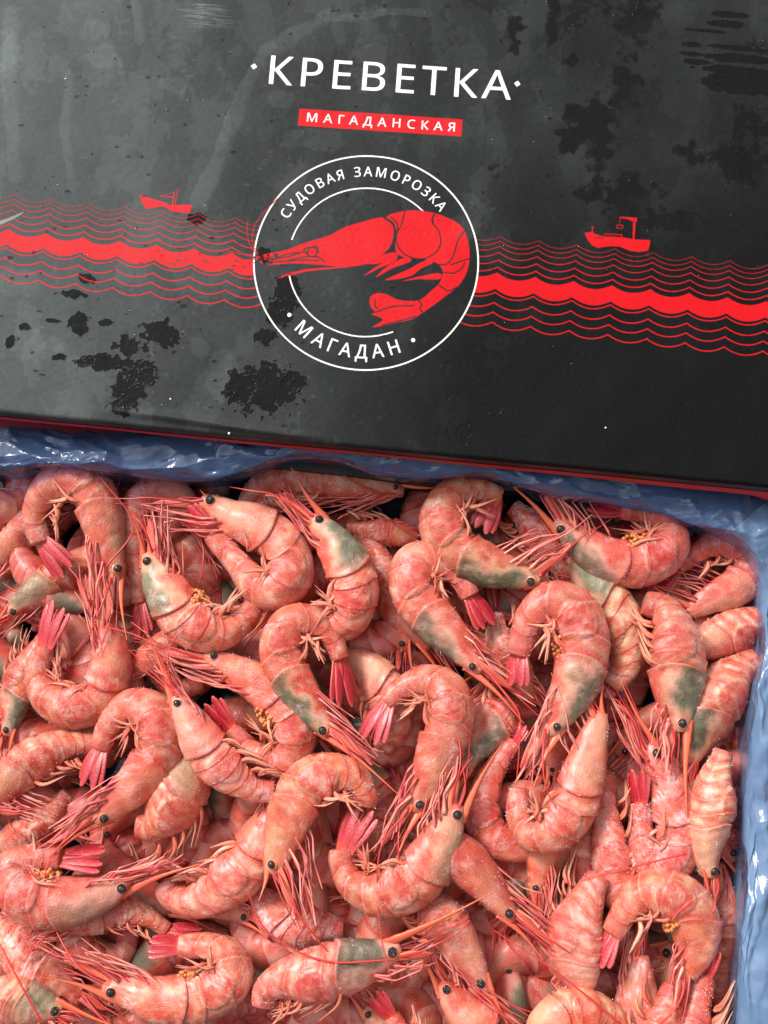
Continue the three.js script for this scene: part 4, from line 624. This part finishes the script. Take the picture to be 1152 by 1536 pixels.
shrimp('smooth pale shrimp arc at the bottom edge, right of centre', [[790, 1575], [824, 1535], [868, 1516], [915, 1528], [955, 1560]], 66, 6, { side: 1, pale: 0.9, eye: 0, rost: 0, fan: 0, frost: 0.2, legs: 0, feel: [[[930, 1535], [830, 1455], [740, 1395]]] });
shrimp('frosty hooked shrimp tail with a cut pale stump, right side', [[1010, 1330], [980, 1356], [946, 1350], [926, 1322], [918, 1270], [910, 1212], [908, 1160]], 70, -3, { frost: 0.6, fan: 0, eye: 0, rost: 0, pale: 0.4, legs: 2 });
shrimp('frost-crusted shrimp with bright red tail fan folded up on it, right side', [[974, 1122], [996, 1166], [1010, 1216], [1012, 1266], [994, 1300], [972, 1290], [963, 1245], [960, 1205]], 80, 1, { frost: 0.95, pale: 0.1, red: 0.5, fan: [956, 1145], rost: [930, 1020], ldir: [940, 1060], legs: 8 });
shrimp('leggy shrimp wedged along the right bag wall near the bottom', [[1080, 1300], [1086, 1360], [1088, 1430], [1078, 1510]], 56, -9, { side: -1, legs: 9, ldir: [1085, 1420], red: 0.5, fan: 0, rost: 0 });
shrimp('dark green shrimp shell deep in the gap at lower centre right', [[792, 1288], [772, 1320], [764, 1362]], 66, -15, { side: 1, g: 1.3, olive: 1, roll: 40, fan: 0, eye: 0, rost: 0, frost: 0.1, c: 0.9 });
shrimp('grey-green shrimp shell between the large arched shrimp and the hook-shaped one', [[690, 1160], [706, 1130], [736, 1092], [768, 1052]], 72, -8, { side: -1, roll: 30, g: 1.2, olive: 0.35, fan: 0, c: 0.7, eye: 0, legs: 6, frost: 0.5 });
shrimp('frosty rose shrimp sunk left of the fat roe shrimp', [[802, 1046], [772, 1004], [752, 962], [742, 920]], 68, -8, { side: 1, frost: 0.85, red: 0.45, fan: 0, eye: 0, rost: 0 });
shrimp('frosty dusky shrimp sunk behind the olive-headed one', [[850, 860], [824, 822], [798, 788], [768, 760]], 70, -6, { side: -1, frost: 0.9, red: 0.4, fan: 0, eye: 0, rost: 0, roll: 20 });
shrimp('pink shrimp under the red leg fan left of the middle', [[188, 1010], [230, 985], [262, 962], [300, 950]], 56, -8, { side: 1, fan: 0, red: 0.45, eye: 0, rost: 0 });
shrimp('dim red shrimp in the far left corner below the bag rim', [[-12, 800], [10, 760], [32, 722]], 56, -13, { side: 1, fan: 0, red: 0.6, eye: 0, rost: 0, roll: 30 });
shrimp('shadowed shrimp head with a black eye left of the banded cream back', [[634, 805], [598, 798], [556, 795], [520, 790]], 52, -9, { side: 1, fan: 0, red: 0.55, ldir: [560, 790] });
shrimp('dark-eyed shrimp deep inside the curl of the lower centre U-shaped one', [[543, 1290], [562, 1250], [578, 1212]], 52, -5, { side: -1, fan: 0, frost: 0.6, c: 0.7 });
shrimp('shrimp head under the broad coral back with pale legs spreading to the lower right', [[372, 1374], [340, 1356], [306, 1342]], 58, -7, { side: 1, fan: 0, pale: 0.7, legs: 10, ldir: [440, 1430], c: 0.7 });

// ---------------------------------------------------------------- the buried layers that show only in the gaps
{
  const kinds = [];
  const label = 'dark red shrimp buried deep in the gaps of the heap', group = 'shrimps buried under the top layer';
  const bend = [[[520, 700], [545, 740], [580, 770], [620, 765], [640, 735], [620, 705]], [[500, 760], [540, 745], [585, 742], [630, 755], [660, 785]], [[560, 690], [600, 720], [620, 765], [600, 805], [560, 810], [535, 785]]];
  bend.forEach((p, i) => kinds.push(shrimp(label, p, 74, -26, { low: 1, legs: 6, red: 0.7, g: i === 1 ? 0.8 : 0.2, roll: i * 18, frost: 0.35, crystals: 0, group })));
  reseed(404); let n = 0;
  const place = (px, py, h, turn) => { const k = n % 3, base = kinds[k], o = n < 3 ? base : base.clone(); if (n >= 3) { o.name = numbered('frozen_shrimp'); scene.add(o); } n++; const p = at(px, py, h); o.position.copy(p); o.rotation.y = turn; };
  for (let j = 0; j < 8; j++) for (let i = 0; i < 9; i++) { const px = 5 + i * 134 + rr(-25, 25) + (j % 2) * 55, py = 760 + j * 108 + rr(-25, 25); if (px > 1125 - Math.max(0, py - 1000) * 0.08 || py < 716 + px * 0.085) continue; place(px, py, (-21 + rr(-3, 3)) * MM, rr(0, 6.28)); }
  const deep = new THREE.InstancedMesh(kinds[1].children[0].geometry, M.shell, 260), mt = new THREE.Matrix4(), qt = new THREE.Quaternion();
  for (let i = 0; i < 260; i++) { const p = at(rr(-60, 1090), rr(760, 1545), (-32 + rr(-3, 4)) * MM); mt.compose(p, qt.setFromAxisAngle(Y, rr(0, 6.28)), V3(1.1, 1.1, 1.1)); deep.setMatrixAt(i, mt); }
  deep.name = 'shrimp_heap'; deep.userData = { label: 'deep mass of frozen shrimps filling the bottom of the bag', category: 'shrimp heap', kind: 'stuff' }; scene.add(deep);
}
renderer.render(scene, camera);
